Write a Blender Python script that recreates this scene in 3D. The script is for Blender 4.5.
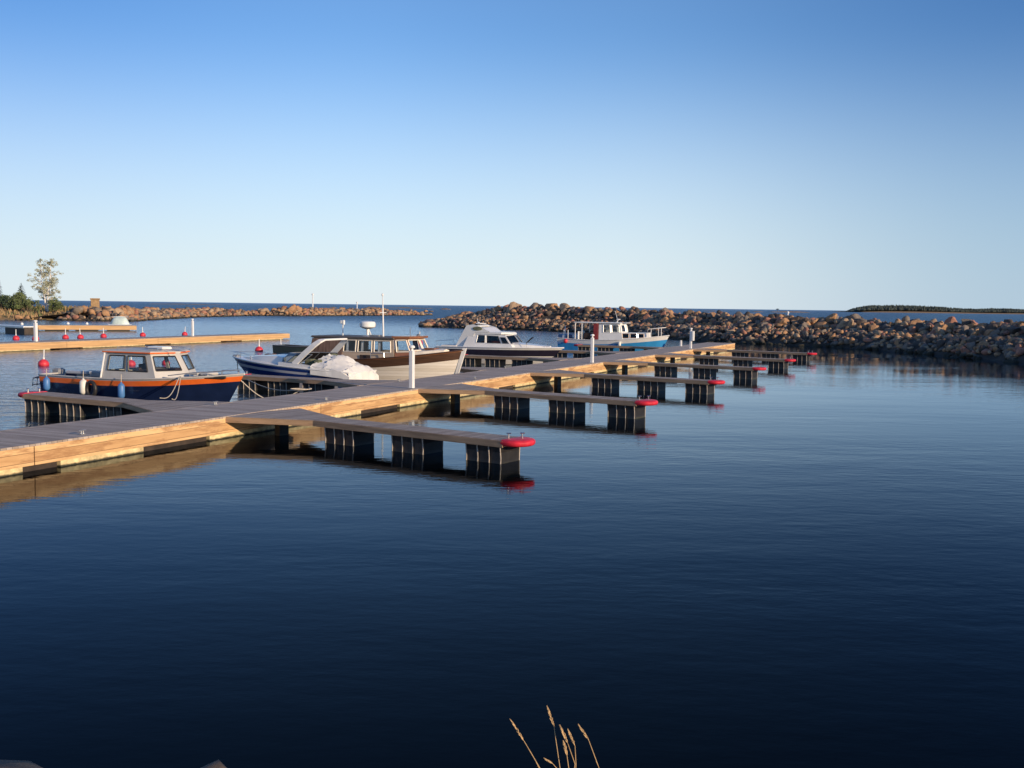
import bpy, bmesh, math, random
import numpy as np
from mathutils import Vector, Matrix, Euler
R = math.radians
random.seed(7); rng = np.random.default_rng(7)
for o in list(bpy.data.objects): bpy.data.objects.remove(o)
sc = bpy.context.scene
COL = sc.collection

# ------------------------------------------------------------------ camera
CAM_H, F, PITCH, ROLL = 3.7, 1000.0, R(4.45), 0.0128
cam_d = bpy.data.cameras.new('camera'); cam = bpy.data.objects.new('camera', cam_d); COL.objects.link(cam)
cam_d.sensor_width = 36.0; cam_d.lens = F/1024*36.0
cam_d.clip_start = 0.05; cam_d.clip_end = 60000
fw = Vector((0, math.cos(PITCH), -math.sin(PITCH))); r0 = Vector((1, 0, 0)); u0 = r0.cross(fw)
right = math.cos(ROLL)*r0 + math.sin(ROLL)*u0; up = -math.sin(ROLL)*r0 + math.cos(ROLL)*u0
M3 = Matrix((right, up, -fw)).transposed()
cam.matrix_world = Matrix.Translation((0, 0, CAM_H)) @ M3.to_4x4()
sc.camera = cam

# ------------------------------------------------------------------ world, sun, exposure
SUN_EL, SUN_AZ = R(13.0), R(128.0)          # azimuth from +Y towards +X
S = Vector((math.sin(SUN_AZ)*math.cos(SUN_EL), math.cos(SUN_AZ)*math.cos(SUN_EL), math.sin(SUN_EL)))
w = bpy.data.worlds.new("World"); sc.world = w; w.use_nodes = True
nt = w.node_tree; nt.nodes.clear()
sky = nt.nodes.new('ShaderNodeTexSky'); sky.sky_type = 'NISHITA'; sky.sun_disc = False
sky.sun_elevation = SUN_EL; sky.sun_rotation = SUN_AZ
sky.altitude = 0; sky.air_density = 1.0; sky.dust_density = 0.05; sky.ozone_density = 2.3
hs = nt.nodes.new('ShaderNodeHueSaturation'); hs.inputs['Saturation'].default_value = 1.0
gm = nt.nodes.new('ShaderNodeMix'); gm.data_type = 'RGBA'; gm.blend_type = 'MULTIPLY'; gm.inputs[0].default_value = 1; gm.inputs[7].default_value = (.88, 1.14, 1.50, 1)   # camera white balance of the sky
bg = nt.nodes.new('ShaderNodeBackground'); bg.inputs['Strength'].default_value = 0.12
wo = nt.nodes.new('ShaderNodeOutputWorld')
nt.links.new(sky.outputs[0], hs.inputs['Color']); nt.links.new(hs.outputs[0], gm.inputs[6])
tc = nt.nodes.new('ShaderNodeTexCoord'); sx = nt.nodes.new('ShaderNodeSeparateXYZ'); nt.links.new(tc.outputs['Generated'], sx.inputs[0])
hz = nt.nodes.new('ShaderNodeMapRange'); hz.interpolation_type = 'SMOOTHSTEP'; nt.links.new(sx.outputs[2], hz.inputs[0])
hz.inputs[1].default_value = -.01; hz.inputs[2].default_value = .27; hz.inputs[3].default_value = .86; hz.inputs[4].default_value = 0
hm_ = nt.nodes.new('ShaderNodeMix'); hm_.data_type = 'RGBA'; nt.links.new(hz.outputs[0], hm_.inputs[0]); nt.links.new(gm.outputs[2], hm_.inputs[6])
hm_.inputs[7].default_value = (6.35, 7.05, 7.65, 1)     # pale band of distant air low in the sky
def az_tint(src, x0, x1, col):      # the sky is deeper away from the sun's side
    mr_ = nt.nodes.new('ShaderNodeMapRange'); mr_.interpolation_type = 'SMOOTHSTEP'; nt.links.new(sx.outputs[0], mr_.inputs[0]); mr_.inputs[1].default_value = x0; mr_.inputs[2].default_value = x1
    q_ = nt.nodes.new('ShaderNodeMix'); q_.data_type = 'RGBA'; q_.blend_type = 'MULTIPLY'; nt.links.new(mr_.outputs[0], q_.inputs[0]); nt.links.new(src, q_.inputs[6]); q_.inputs[7].default_value = (*col, 1)
    return q_.outputs[2]
nt.links.new(az_tint(gm.outputs[2], -.1, -.5, (.64,.72,.80)), hm_.inputs[6])
nt.links.new(az_tint(hm_.outputs[2], .08, .5, (.60,.71,.82)), bg.inputs['Color']); nt.links.new(bg.outputs[0], wo.inputs['Surface'])
sun_d = bpy.data.lights.new('sun', 'SUN'); sun_d.energy = 5.0; sun_d.angle = R(0.5); sun_d.color = (1.0, 0.77, 0.52)
sun = bpy.data.objects.new('sun', sun_d); COL.objects.link(sun)
sun.rotation_euler = S.to_track_quat('Z', 'Y').to_euler()
sc.view_settings.view_transform = 'Standard'; sc.view_settings.look = 'None'
sc.view_settings.exposure = 0.0; sc.view_settings.gamma = 1.0; sc.view_settings.use_curve_mapping = False
sc.cycles.max_bounces = 6; sc.cycles.transparent_max_bounces = 12

# ------------------------------------------------------------------ pixel -> ground helpers (used only to find plan positions)
def hp(x): return 301.6 + .0008*x + .0000115*x*x
def hm(x): return 299.6 + .0128*x
def W(px, py, z=0.0, corr=True):
    y = py + (hm(px)-hp(px) if corr else 0)
    d = fw*F + right*(px-512) - up*(y-384)
    t = (z-CAM_H)/d.z
    return Vector((0, 0, CAM_H)) + d*t
D = Vector((.401, .916, 0)).normalized(); N = Vector((.916, -.401, 0)).normalized()
def SN(s, n, z=0.0): return D*s + N*n + Vector((0, 0, z))

# ------------------------------------------------------------------ mesh builder
class MB:
    def __init__(s): s.v = []; s.f = []; s.m = []; s.cur = 0
    def add(s, vs, fs, mi=None):
        b = len(s.v); s.v += [tuple(v) for v in vs]
        for f in fs: s.f.append(tuple(b+i for i in f)); s.m.append(s.cur if mi is None else mi)
        return s
    def box(s, c, size, rot=None, taper=1.0, mi=None):
        hx, hy, hz = size[0]/2, size[1]/2, size[2]/2
        vs = []
        for z, k in ((-hz, 1), (hz, taper)):
            for x, y in ((-hx, -hy), (hx, -hy), (hx, hy), (-hx, hy)): vs.append(Vector((x*k, y*k, z)))
        if rot is not None:
            e = Euler(rot).to_matrix(); vs = [e @ v for v in vs]
        c = Vector(c)
        return s.add([v+c for v in vs], [(3,2,1,0),(4,5,6,7),(0,1,5,4),(1,2,6,5),(2,3,7,6),(3,0,4,7)], mi)
    def bevbox(s, c, size, b=.02, rot=None, mi=None):
        hx, hy, hz = size[0]/2, size[1]/2, size[2]/2
        rings = []
        for z, k in ((-hz, b), (-hz+b, 0), (hz-b, 0), (hz, b)):
            x, y, q = hx-k, hy-k, b
            rings.append([Vector(p) for p in ((x-q,-y,z),(x,-y+q,z),(x,y-q,z),(x-q,y,z),(-x+q,y,z),(-x,y-q,z),(-x,-y+q,z),(-x+q,-y,z))])
        e = Euler(rot).to_matrix() if rot is not None else Matrix.Identity(3)
        c = Vector(c)
        return s.loft([[e @ p + c for p in r] for r in rings], True, True, mi)
    def loft(s, rings, closed=True, caps=False, mi=None):
        n = len(rings[0]); vs = [p for r in rings for p in r]; fs = []
        for i in range(len(rings)-1):
            for j in range(n if closed else n-1):
                k = (j+1) % n
                fs.append((i*n+j, i*n+k, (i+1)*n+k, (i+1)*n+j))
        if caps: fs += [tuple(reversed(range(n))), tuple((len(rings)-1)*n+j for j in range(n))]
        return s.add(vs, fs, mi)
    def tube(s, pts, r, n=8, mi=None):
        pts = [Vector(p) for p in pts]; rings = []
        for i, p in enumerate(pts):
            t = (pts[min(i+1, len(pts)-1)] - pts[max(i-1, 0)]).normalized()
            a = Vector((0, 0, 1)) if abs(t.z) < .9 else Vector((1, 0, 0))
            u = t.cross(a).normalized(); v = t.cross(u)
            rr = r[i] if isinstance(r, (list, tuple)) else r
            rings.append([p + (u*math.cos(2*math.pi*k/n) + v*math.sin(2*math.pi*k/n))*rr for k in range(n)])
        return s.loft(rings, True, True, mi)
    def lathe(s, prof, c=(0,0,0), n=16, mi=None, sx=1, sy=1):
        c = Vector(c)
        return s.loft([[c+Vector((r*math.cos(2*math.pi*k/n)*sx, r*math.sin(2*math.pi*k/n)*sy, z)) for k in range(n)] for r, z in prof], True, True, mi)
    def prism(s, poly, z0, z1, mi=None):
        return s.loft([[Vector((x, y, z0)) for x, y in poly], [Vector((x, y, z1)) for x, y in poly]], True, True, mi)
    def xzprism(s, poly, y0, y1, mi=None):
        return s.loft([[Vector((x, y0, z)) for x, z in poly], [Vector((x, y1, z)) for x, z in poly]], True, True, mi)
    def quad(s, a, b, c, d, mi=None): return s.add([a, b, c, d], [(0,1,2,3)], mi)
    def slab(s, q, t, mi=None):      # quad thickened along -normal
        a, b, c, d = [Vector(p) for p in q]; n = (b-a).cross(d-a).normalized()*t
        return s.loft([[a-n, b-n, c-n, d-n], [a, b, c, d]], True, True, mi)
    def build(s, name, mats, parent=None, smooth=False, recalc=True):
        me = bpy.data.meshes.new(name); me.from_pydata([tuple(v) for v in s.v], [], s.f)
        mats = mats if isinstance(mats, (list, tuple)) else [mats]
        for m in mats: me.materials.append(m)
        if any(s.m): me.polygons.foreach_set('material_index', s.m)
        if recalc:
            bm = bmesh.new(); bm.from_mesh(me); bmesh.ops.recalc_face_normals(bm, faces=bm.faces); bm.to_mesh(me); bm.free()
        if smooth: me.polygons.foreach_set('use_smooth', [True]*len(me.polygons))
        me.update()
        o = bpy.data.objects.new(name, me); COL.objects.link(o)
        if parent: o.parent = parent
        if smooth == 'auto':
            try:
                me.polygons.foreach_set('use_smooth', [True]*len(me.polygons)); me.set_sharp_from_angle(angle=R(35))
            except Exception: pass
        return o
def tag(o, label=None, cat=None, group=None, kind=None):
    if label: o['label'] = label
    if cat: o['category'] = cat
    if group: o['group'] = group
    if kind: o['kind'] = kind
    return o
def empty(name, loc=(0,0,0), rz=0, label=None, cat=None, group=None):
    o = bpy.data.objects.new(name, None); COL.objects.link(o); o.location = loc; o.rotation_euler = (0, 0, rz)
    o.empty_display_size = .3
    return tag(o, label, cat, group)
def copy_tree(o, parent=None):
    c = o.copy(); COL.objects.link(c); c.parent = parent
    for ch in [x for x in list(o.children)]: copy_tree(ch, c)
    return c

# ------------------------------------------------------------------ materials
def new_mat(name):
    m = bpy.data.materials.new(name); m.use_nodes = True; t = m.node_tree
    return m, t, t.nodes['Principled BSDF']
def ramp(t, fac, stops):
    r = t.nodes.new('ShaderNodeValToRGB'); e = r.color_ramp.elements
    while len(e) < len(stops): e.new(.5)
    for i, (p, c) in enumerate(stops): e[i].position = p; e[i].color = (*c, 1)
    t.links.new(fac, r.inputs[0]); return r.outputs[0]
def noise(t, scale, detail=4, vec=None, rough=.55):
    n = t.nodes.new('ShaderNodeTexNoise'); n.inputs['Scale'].default_value = scale; n.inputs['Detail'].default_value = detail
    n.inputs['Roughness'].default_value = rough
    if vec is not None: t.links.new(vec, n.inputs['Vector'])
    return n.outputs[0]
def coords(t, kind='Object', scale=(1,1,1)):
    c = t.nodes.new('ShaderNodeTexCoord'); m = t.nodes.new('ShaderNodeMapping'); m.inputs['Scale'].default_value = scale
    t.links.new(c.outputs[kind], m.inputs[0]); return m.outputs[0]
def math_(t, op, a, b=None):
    n = t.nodes.new('ShaderNodeMath'); n.operation = op
    for i, x in enumerate((a, b)):
        if x is None: continue
        if isinstance(x, (int, float)): n.inputs[i].default_value = x
        else: t.links.new(x, n.inputs[i])
    return n.outputs[0]
def bump(t, b, h, strength=.3, dist=.02):
    n = t.nodes.new('ShaderNodeBump'); n.inputs['Strength'].default_value = strength; n.inputs['Distance'].default_value = dist
    t.links.new(h, n.inputs['Height']); t.links.new(n.outputs[0], b.inputs['Normal']); return n
def mat(name, col, rough=.5, var=.15, scale=3, metal=0, bmp=0, stretch=(1,1,1), coat=0):
    m, t, b = new_mat(name)
    v = coords(t, 'Object', stretch); n = noise(t, scale, 5, v)
    d = tuple(max(0, c*(1-var)) for c in col); l = tuple(min(1, c*(1+var)) for c in col)
    t.links.new(ramp(t, n, [(.3, d), (.7, l)]), b.inputs['Base Color'])
    b.inputs['Roughness'].default_value = rough; b.inputs['Metallic'].default_value = metal
    if coat: b.inputs['Coat Weight'].default_value = coat
    if bmp: bump(t, b, noise(t, scale*6, 4, v), bmp, .01)
    return m
def glass_mat(name, tint=(.75,.85,.85), trans=.85):
    m, t, b = new_mat(name); t.nodes.remove(b)
    out = t.nodes['Material Output']
    tr = t.nodes.new('ShaderNodeBsdfTransparent'); tr.inputs[0].default_value = (*[c*trans for c in tint], 1)
    gl = t.nodes.new('ShaderNodeBsdfGlossy'); gl.inputs['Roughness'].default_value = .02
    lw = t.nodes.new('ShaderNodeLayerWeight'); lw.inputs['Blend'].default_value = .5
    fac = math_(t, 'ADD', math_(t, 'MULTIPLY', math_(t, 'POWER', lw.outputs['Facing'], 4.0), .75), .05)
    mx = t.nodes.new('ShaderNodeMixShader')
    t.links.new(fac, mx.inputs[0]); t.links.new(tr.outputs[0], mx.inputs[1]); t.links.new(gl.outputs[0], mx.inputs[2])
    t.links.new(mx.outputs[0], out.inputs[0]); return m
def plank_mat(name, col_a, col_b, axis, width, gap=.08, rough=.8, streak=(1,1,1), darkgap=.35, bands=True):
    m, t, b = new_mat(name)
    c = t.nodes.new('ShaderNodeTexCoord'); sp = t.nodes.new('ShaderNodeSeparateXYZ'); t.links.new(c.outputs['Object'], sp.inputs[0])
    x = math_(t, 'DIVIDE', sp.outputs[axis], width)
    fr = math_(t, 'FRACT', x); fl = math_(t, 'FLOOR', x)
    wn = t.nodes.new('ShaderNodeTexWhiteNoise'); wn.noise_dimensions = '1D'; t.links.new(fl, wn.inputs['W'])
    v = coords(t, 'Object', streak); n = noise(t, 2.0, 6, v, .65); n2 = noise(t, .5, 3, coords(t, 'Object'))
    f = math_(t, 'ADD', math_(t, 'MULTIPLY', wn.outputs[0], .38), math_(t, 'ADD', math_(t, 'MULTIPLY', n, .75), math_(t, 'MULTIPLY', n2, .35)))
    colr = ramp(t, f, [(.45, col_a), (.95, col_b)])
    g = math_(t, 'LESS_THAN', fr, gap)
    mx = t.nodes.new('ShaderNodeMix'); mx.data_type = 'RGBA'
    t.links.new(g, mx.inputs[0]); t.links.new(colr, mx.inputs[6]); mx.inputs[7].default_value = (*[q*darkgap for q in col_a], 1)
    t.links.new(mx.outputs[2], b.inputs['Base Color']); b.inputs['Roughness'].default_value = rough
    bump(t, b, math_(t, 'SUBTRACT', n, g), .25, .01)
    return m

M = {}
M['deck'] = plank_mat('weathered_deck', (.30,.24,.195), (.50,.42,.355), 0, .145, streak=(3,.6,3))
M['finger_deck'] = plank_mat('finger_deck', (.24,.19,.155), (.44,.365,.30), 0, .12, streak=(3,.8,3))
def pine_mat():
    m = plank_mat('pine_fascia', (.46,.26,.11), (.78,.50,.245), 2, .205, gap=.06, streak=(.35,1,5), rough=.75, darkgap=.4)
    t = m.node_tree; b = t.nodes['Principled BSDF']; src_ = b.inputs['Base Color'].links[0].from_socket
    st = noise(t, 1.6, 7, coords(t, 'Object', (.55,1,3.2)), .7)
    kn = t.nodes.new('ShaderNodeTexVoronoi'); kn.inputs['Scale'].default_value = 2.3; t.links.new(coords(t, 'Object', (.7,1,2.2)), kn.inputs['Vector'])
    k1 = ramp(t, kn.outputs['Distance'], [(.03,(1,1,1)),(.09,(0,0,0))])
    f = math_(t, 'MAXIMUM', ramp(t, st, [(.49,(0,0,0)),(.60,(.8,.8,.8))]), math_(t, 'MULTIPLY', k1, .6))
    mx = t.nodes.new('ShaderNodeMix'); mx.data_type = 'RGBA'; t.links.new(f, mx.inputs[0]); t.links.new(src_, mx.inputs[6]); mx.inputs[7].default_value = (.34,.175,.075,1)
    # every fifth board joint along the pier
    t.links.new(mx.outputs[2], b.inputs['Base Color']); return m
M['pine'] = pine_mat()
M['pine_weathered'] = mat('finger_beam', (.38,.25,.15), .8, .35, 2.5, bmp=.3, stretch=(.4,1,5))
M['pine_end'] = mat('second_pier_timber', (.55,.34,.16), .75, .25, 2, bmp=.2, stretch=(.2,.2,4))
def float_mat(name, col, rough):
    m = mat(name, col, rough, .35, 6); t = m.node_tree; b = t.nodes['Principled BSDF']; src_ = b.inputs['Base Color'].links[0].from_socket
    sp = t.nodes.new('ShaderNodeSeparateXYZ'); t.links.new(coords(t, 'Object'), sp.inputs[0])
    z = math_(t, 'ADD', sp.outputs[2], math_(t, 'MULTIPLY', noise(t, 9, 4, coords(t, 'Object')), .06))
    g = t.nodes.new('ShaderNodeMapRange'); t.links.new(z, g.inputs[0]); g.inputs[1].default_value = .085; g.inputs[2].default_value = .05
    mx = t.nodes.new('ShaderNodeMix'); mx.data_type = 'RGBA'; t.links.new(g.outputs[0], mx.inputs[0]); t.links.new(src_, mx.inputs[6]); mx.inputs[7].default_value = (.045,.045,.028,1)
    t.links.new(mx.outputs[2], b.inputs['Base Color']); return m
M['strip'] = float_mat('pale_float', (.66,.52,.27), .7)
M['shade_and_float'] = mat('gap_shade_and_float', (.045,.032,.024), .7, .4, 4)  # near-black tone for the shade between floats, and for the gangway float
M['float_black'] = float_mat('float_black', (.022,.021,.021), .45)
M['float_end_lit'] = mat('float_end_lit', (.13,.12,.10), .6, .35, 5)  # lighter copy of the float black, sunlight on the end faces put into colour
M['float_seam_lit'] = mat('float_seam_lit', (.42,.36,.30), .6, .2, 8)  # raised ribs, with the light they reflect put into their pale colour
M['red'] = mat('fender_red', (.62,.022,.045), .5, .28, 5, bmp=.15)
M['buoy_red'] = mat('buoy_red', (.62,.035,.055), .5, .25, 6)
M['white'] = mat('white_paint', (.78,.78,.76), .35, .05, 3)
M['post_white'] = mat('post_white', (.74,.74,.74), .4, .08, 6, stretch=(1,1,.3))
M['grey_metal'] = mat('grey_metal', (.35,.36,.37), .35, .15, 6, metal=.6)
M['steel'] = mat('steel', (.6,.61,.62), .25, .1, 6, metal=.9)
M['black'] = mat('black_rubber', (.02,.02,.022), .55, .3, 8)
M['navy'] = mat('navy_hull', (.010,.020,.062), .22, .2, 2, coat=.3)
M['navy2'] = mat('navy_band', (.012,.035,.16), .2, .12, 2, coat=.4)
M['orange'] = mat('orange_band', (.85,.16,.025), .4, .1, 3)
M['workgrey'] = mat('work_boat_grey', (.52,.50,.46), .5, .08, 2)
M['deckgrey'] = mat('deck_grey', (.30,.295,.28), .7, .12, 3)
M['glass'] = glass_mat('clear_glass', (.92,.96,.97), .97)
M['tint'] = glass_mat('tinted_glass', (.18,.22,.24), .8)
M['fender_blue'] = mat('fender_blue', (.07,.20,.46), .45, .1, 5)
M['fender_white'] = mat('fender_white', (.75,.73,.66), .45, .08, 5)
M['silver_band'] = mat('silver_band', (.42,.43,.47), .3, .08, 2)
M['gel_white'] = mat('gelcoat', (.76,.75,.72), .25, .05, 1.5, coat=.3)
M['cover'] = mat('white_cover', (.72,.71,.68), .8, .08, 2.5, bmp=.4)
M['olive'] = mat('olive_cloth', (.14,.15,.09), .9, .4, 6)
M['brown_band'] = mat('brown_planking', (.085,.045,.028), .4, .3, 2.5, stretch=(.3,1,6))
M['cream'] = mat('cream_paint', (.78,.71,.60), .45, .08, 2)
M['clinker'] = plank_mat('clinker_planks', (.66,.59,.48), (.86,.80,.70), 2, .135, gap=.08, streak=(.4,1,3), rough=.5, darkgap=.78)
M['beige'] = mat('beige_side', (.50,.38,.27), .5, .12, 2, stretch=(.3,1,3))
M['varnish'] = mat('varnished_wood', (.24,.095,.04), .35, .3, 3, stretch=(.4,1,5), coat=.4)
M['canvas'] = mat('brown_canvas', (.16,.10,.075), .9, .5, 2.2, stretch=(4,4,.6))
M['roof_dark'] = mat('dark_roof', (.10,.085,.075), .6, .2, 3)
M['curtain'] = mat('curtain', (.62,.60,.56), .9, .15, 8, stretch=(6,6,.5))
M['interior'] = mat('dark_interior', (.05,.03,.025), .8, .4, 4)
M['bright_blue'] = mat('bright_blue_hull', (.04,.29,.62), .35, .12, 2, coat=.2)
M['dark_blue'] = mat('dark_blue', (.02,.07,.20), .4, .15, 2)
M['maroon'] = mat('maroon_panel', (.26,.03,.03), .5, .2, 3)
M['stripe_dark'] = mat('dark_stripe', (.025,.022,.04), .25, .15, 3)
M['rope'] = mat('rope', (.55,.48,.38), .9, .2, 20)
M['bark'] = mat('bark', (.14,.11,.08), .9, .4, 6)
M['birch_bark'] = mat('birch_bark', (.78,.75,.70), .8, .25, 7, stretch=(1,1,3))
M['leaf'] = mat('leaf_green', (.10,.13,.045), .7, .4, 1.2)
M['birch_leaf'] = mat('birch_leaf', (.31,.32,.22), .7, .35, 1.2)
M['needle'] = mat('needle_green', (.035,.06,.028), .8, .4, 1.5)
M['straw'] = mat('dry_straw', (.55,.36,.17), .8, .25, 40)
M['hazy_leaf'] = mat('far_forest_hazy', (.05,.066,.055), .9, .5, .02)  # haze over the distance is put into this lighter forest colour
M['greybox'] = mat('grey_box', (.26,.27,.28), .6, .15, 4)
M['stone_block'] = mat('beacon_stone', (.34,.22,.11), .85, .3, 2.5, bmp=.4)
rock_cols = [('ochre', (.38,.215,.11)), ('pink', (.35,.165,.11)), ('tan', (.38,.265,.165)), ('grey', (.19,.155,.125)), ('dark', (.085,.065,.052))]
ROCKM = []
for nme, c in rock_cols:
    m, t, b = new_mat('granite_'+nme)
    v = coords(t, 'Object'); n = noise(t, 2.2, 8, v, .7); n2 = noise(t, 14, 3, v)
    f = math_(t, 'ADD', math_(t, 'MULTIPLY', n, .8), math_(t, 'MULTIPLY', n2, .2))
    cr_ = ramp(t, f, [(.3, tuple(q*.55 for q in c)), (.5, c), (.72, tuple(min(1, q*1.35) for q in c))])
    gp_ = t.nodes.new('ShaderNodeNewGeometry'); sz = t.nodes.new('ShaderNodeSeparateXYZ'); t.links.new(gp_.outputs['Position'], sz.inputs[0])
    zz = math_(t, 'ADD', sz.outputs[2], math_(t, 'MULTIPLY', math_(t, 'SUBTRACT', n, .5), .5))
    wt = t.nodes.new('ShaderNodeMapRange'); t.links.new(zz, wt.inputs[0]); wt.inputs[1].default_value = .42; wt.inputs[2].default_value = .22     # weedy band left by the water
    wm = t.nodes.new('ShaderNodeMix'); wm.data_type = 'RGBA'; t.links.new(wt.outputs[0], wm.inputs[0]); t.links.new(cr_, wm.inputs[6]); wm.inputs[7].default_value = (.035,.032,.02,1)
    t.links.new(wm.outputs[2], b.inputs['Base Color'])
    b.inputs['Roughness'].default_value = .85; bump(t, b, n, .5, .06); ROCKM.append(m)

# ------------------------------------------------------------------ water
def water_mat():
    m, t, b = new_mat('harbour_water')
    g = t.nodes.new('ShaderNodeNewGeometry'); sp = t.nodes.new('ShaderNodeSeparateXYZ'); t.links.new(g.outputs['Position'], sp.inputs[0])
    def mp(sx, sy, rot=0):
        q = t.nodes.new('ShaderNodeMapping'); q.inputs['Scale'].default_value = (sx, sy, 1); q.inputs['Rotation'].default_value = (0, 0, rot)
        t.links.new(g.outputs['Position'], q.inputs[0]); return q.outputs[0]
    fine = noise(t, 1.0, 3, mp(2.6, 5.2, .3)); mid = noise(t, 1.0, 2, mp(.55, 1.3, -.2)); big = noise(t, 1.0, 2, mp(.06, .16, .1))
    sea = noise(t, 1.0, 5, mp(.25, .55, .2), .65)
    # open sea beyond the breakwater and ruffled water west of the piers
    lin = math_(t, 'ADD', math_(t, 'MULTIPLY', sp.outputs[0], .55), sp.outputs[1])       # x*.55+y
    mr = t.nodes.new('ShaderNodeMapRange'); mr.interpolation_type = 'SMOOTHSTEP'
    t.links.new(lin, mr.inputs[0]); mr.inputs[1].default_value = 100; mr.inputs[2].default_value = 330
    # pier-relative: n < -20 is the ruffled side
    nn = math_(t, 'SUBTRACT', math_(t, 'MULTIPLY', sp.outputs[0], .916), math_(t, 'MULTIPLY', sp.outputs[1], .401))
    mn = t.nodes.new('ShaderNodeMapRange'); mn.interpolation_type = 'SMOOTHSTEP'
    t.links.new(nn, mn.inputs[0]); mn.inputs[1].default_value = -16; mn.inputs[2].default_value = -40
    patch = noise(t, 1.0, 3, mp(.02, .07, .15))
    pr = t.nodes.new('ShaderNodeMapRange'); t.links.new(patch, pr.inputs[0]); pr.inputs[1].default_value = .35; pr.inputs[2].default_value = .65
    pr.inputs[3].default_value = .25; pr.inputs[4].default_value = 1.7
    calm = math_(t, 'ADD', math_(t, 'MULTIPLY', fine, .007), math_(t, 'MULTIPLY', mid, .015))
    calm = math_(t, 'MULTIPLY', calm, math_(t, 'ADD', math_(t, 'MULTIPLY', pr.outputs[0], .5), math_(t, 'MULTIPLY', mn.outputs[0], 6.0)))
    h = math_(t, 'ADD', calm, math_(t, 'MULTIPLY', big, .03))
    h = math_(t, 'ADD', h, math_(t, 'MULTIPLY', math_(t, 'MULTIPLY', sea, 1.1), mr.outputs[0]))
    rg = math_(t, 'ADD', math_(t, 'ADD', math_(t, 'MULTIPLY', mn.outputs[0], .13), .015), math_(t, 'MULTIPLY', mr.outputs[0], .22)); 
    mc = t.nodes.new('ShaderNodeMix'); mc.data_type = 'RGBA'; t.links.new(mr.outputs[0], mc.inputs[0]); mc.inputs[6].default_value = (.001,.002,.003,1); mc.inputs[7].default_value = (.07,.165,.25,1)  # open sea blue: water colour plus sky reflected by waves, put into the diffuse
    bn = t.nodes.new('ShaderNodeBump'); bn.inputs['Strength'].default_value = 1.0; bn.inputs['Distance'].default_value = 1.0
    t.links.new(h, bn.inputs['Height'])
    df = t.nodes.new('ShaderNodeBsdfDiffuse'); t.links.new(mc.outputs[2], df.inputs['Color'])
    gl = t.nodes.new('ShaderNodeBsdfGlossy'); gl.inputs['Color'].default_value = (.80, .90, 1, 1); t.links.new(rg, gl.inputs['Roughness']); t.links.new(bn.outputs[0], gl.inputs['Normal'])
    fr = t.nodes.new('ShaderNodeFresnel'); fr.inputs['IOR'].default_value = 1.2; t.links.new(bn.outputs[0], fr.inputs['Normal'])
    fc = math_(t, 'MULTIPLY', math_(t, 'POWER', fr.outputs[0], 1.4), 1.38)
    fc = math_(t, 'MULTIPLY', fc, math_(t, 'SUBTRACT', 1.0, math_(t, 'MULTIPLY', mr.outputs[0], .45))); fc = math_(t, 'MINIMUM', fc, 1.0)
    mx = t.nodes.new('ShaderNodeMixShader'); t.links.new(fc, mx.inputs[0]); t.links.new(df.outputs[0], mx.inputs[1]); t.links.new(gl.outputs[0], mx.inputs[2])
    t.links.new(mx.outputs[0], t.nodes['Material Output'].inputs[0]); t.nodes.remove(b)
    return m
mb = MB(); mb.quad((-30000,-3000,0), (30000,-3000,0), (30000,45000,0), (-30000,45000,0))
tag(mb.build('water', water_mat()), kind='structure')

# ------------------------------------------------------------------ embankments and rocks
def boulder_template(seed, cuts=10):
    r = np.random.default_rng(seed)
    bm = bmesh.new(); bmesh.ops.create_icosphere(bm, subdivisions=3, radius=1)
    nrm = r.normal(size=(cuts, 3)); nrm /= np.linalg.norm(nrm, axis=1)[:, None]; dd = r.uniform(.42, .92, cuts)
    for v in bm.verts:
        d = np.array(v.co); q = nrm @ d
        rad = min([1.12]+[dd[i]/q[i] for i in range(cuts) if q[i] > .2])
        v.co = Vector(d*rad*(1+r.uniform(-.012,.012))*1.12)
    vs = np.array([v.co for v in bm.verts]); fs = [[v.index for v in f.verts] for f in bm.faces]
    bm.free(); return vs, np.array(fs)
TPL = [boulder_template(100+i) for i in range(8)]
def low_template(seed):
    r = np.random.default_rng(seed); bm = bmesh.new(); bmesh.ops.create_icosphere(bm, subdivisions=2, radius=1)
    nrm = r.normal(size=(9, 3)); nrm /= np.linalg.norm(nrm, axis=1)[:, None]; dd = r.uniform(.42, .92, 9)
    for v in bm.verts:
        d = np.array(v.co); q = nrm @ d
        v.co = Vector(1.12*d*min([1.12]+[dd[i]/q[i] for i in range(9) if q[i] > .2]))
    vs = np.array([v.co for v in bm.verts]); fs = np.array([[v.index for v in f.verts] for f in bm.faces]); bm.free(); return vs, fs
LOW = [low_template(200+i) for i in range(8)]
def tpl_mesh(i, mi, cache={}):
    if (i, mi) not in cache:
        me = bpy.data.meshes.new('boulder'); me.from_pydata(TPL[i][0].tolist(), [], TPL[i][1].tolist()); me.materials.append(ROCKM[mi])
        cache[(i, mi)] = me
    return cache[(i, mi)]
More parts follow.
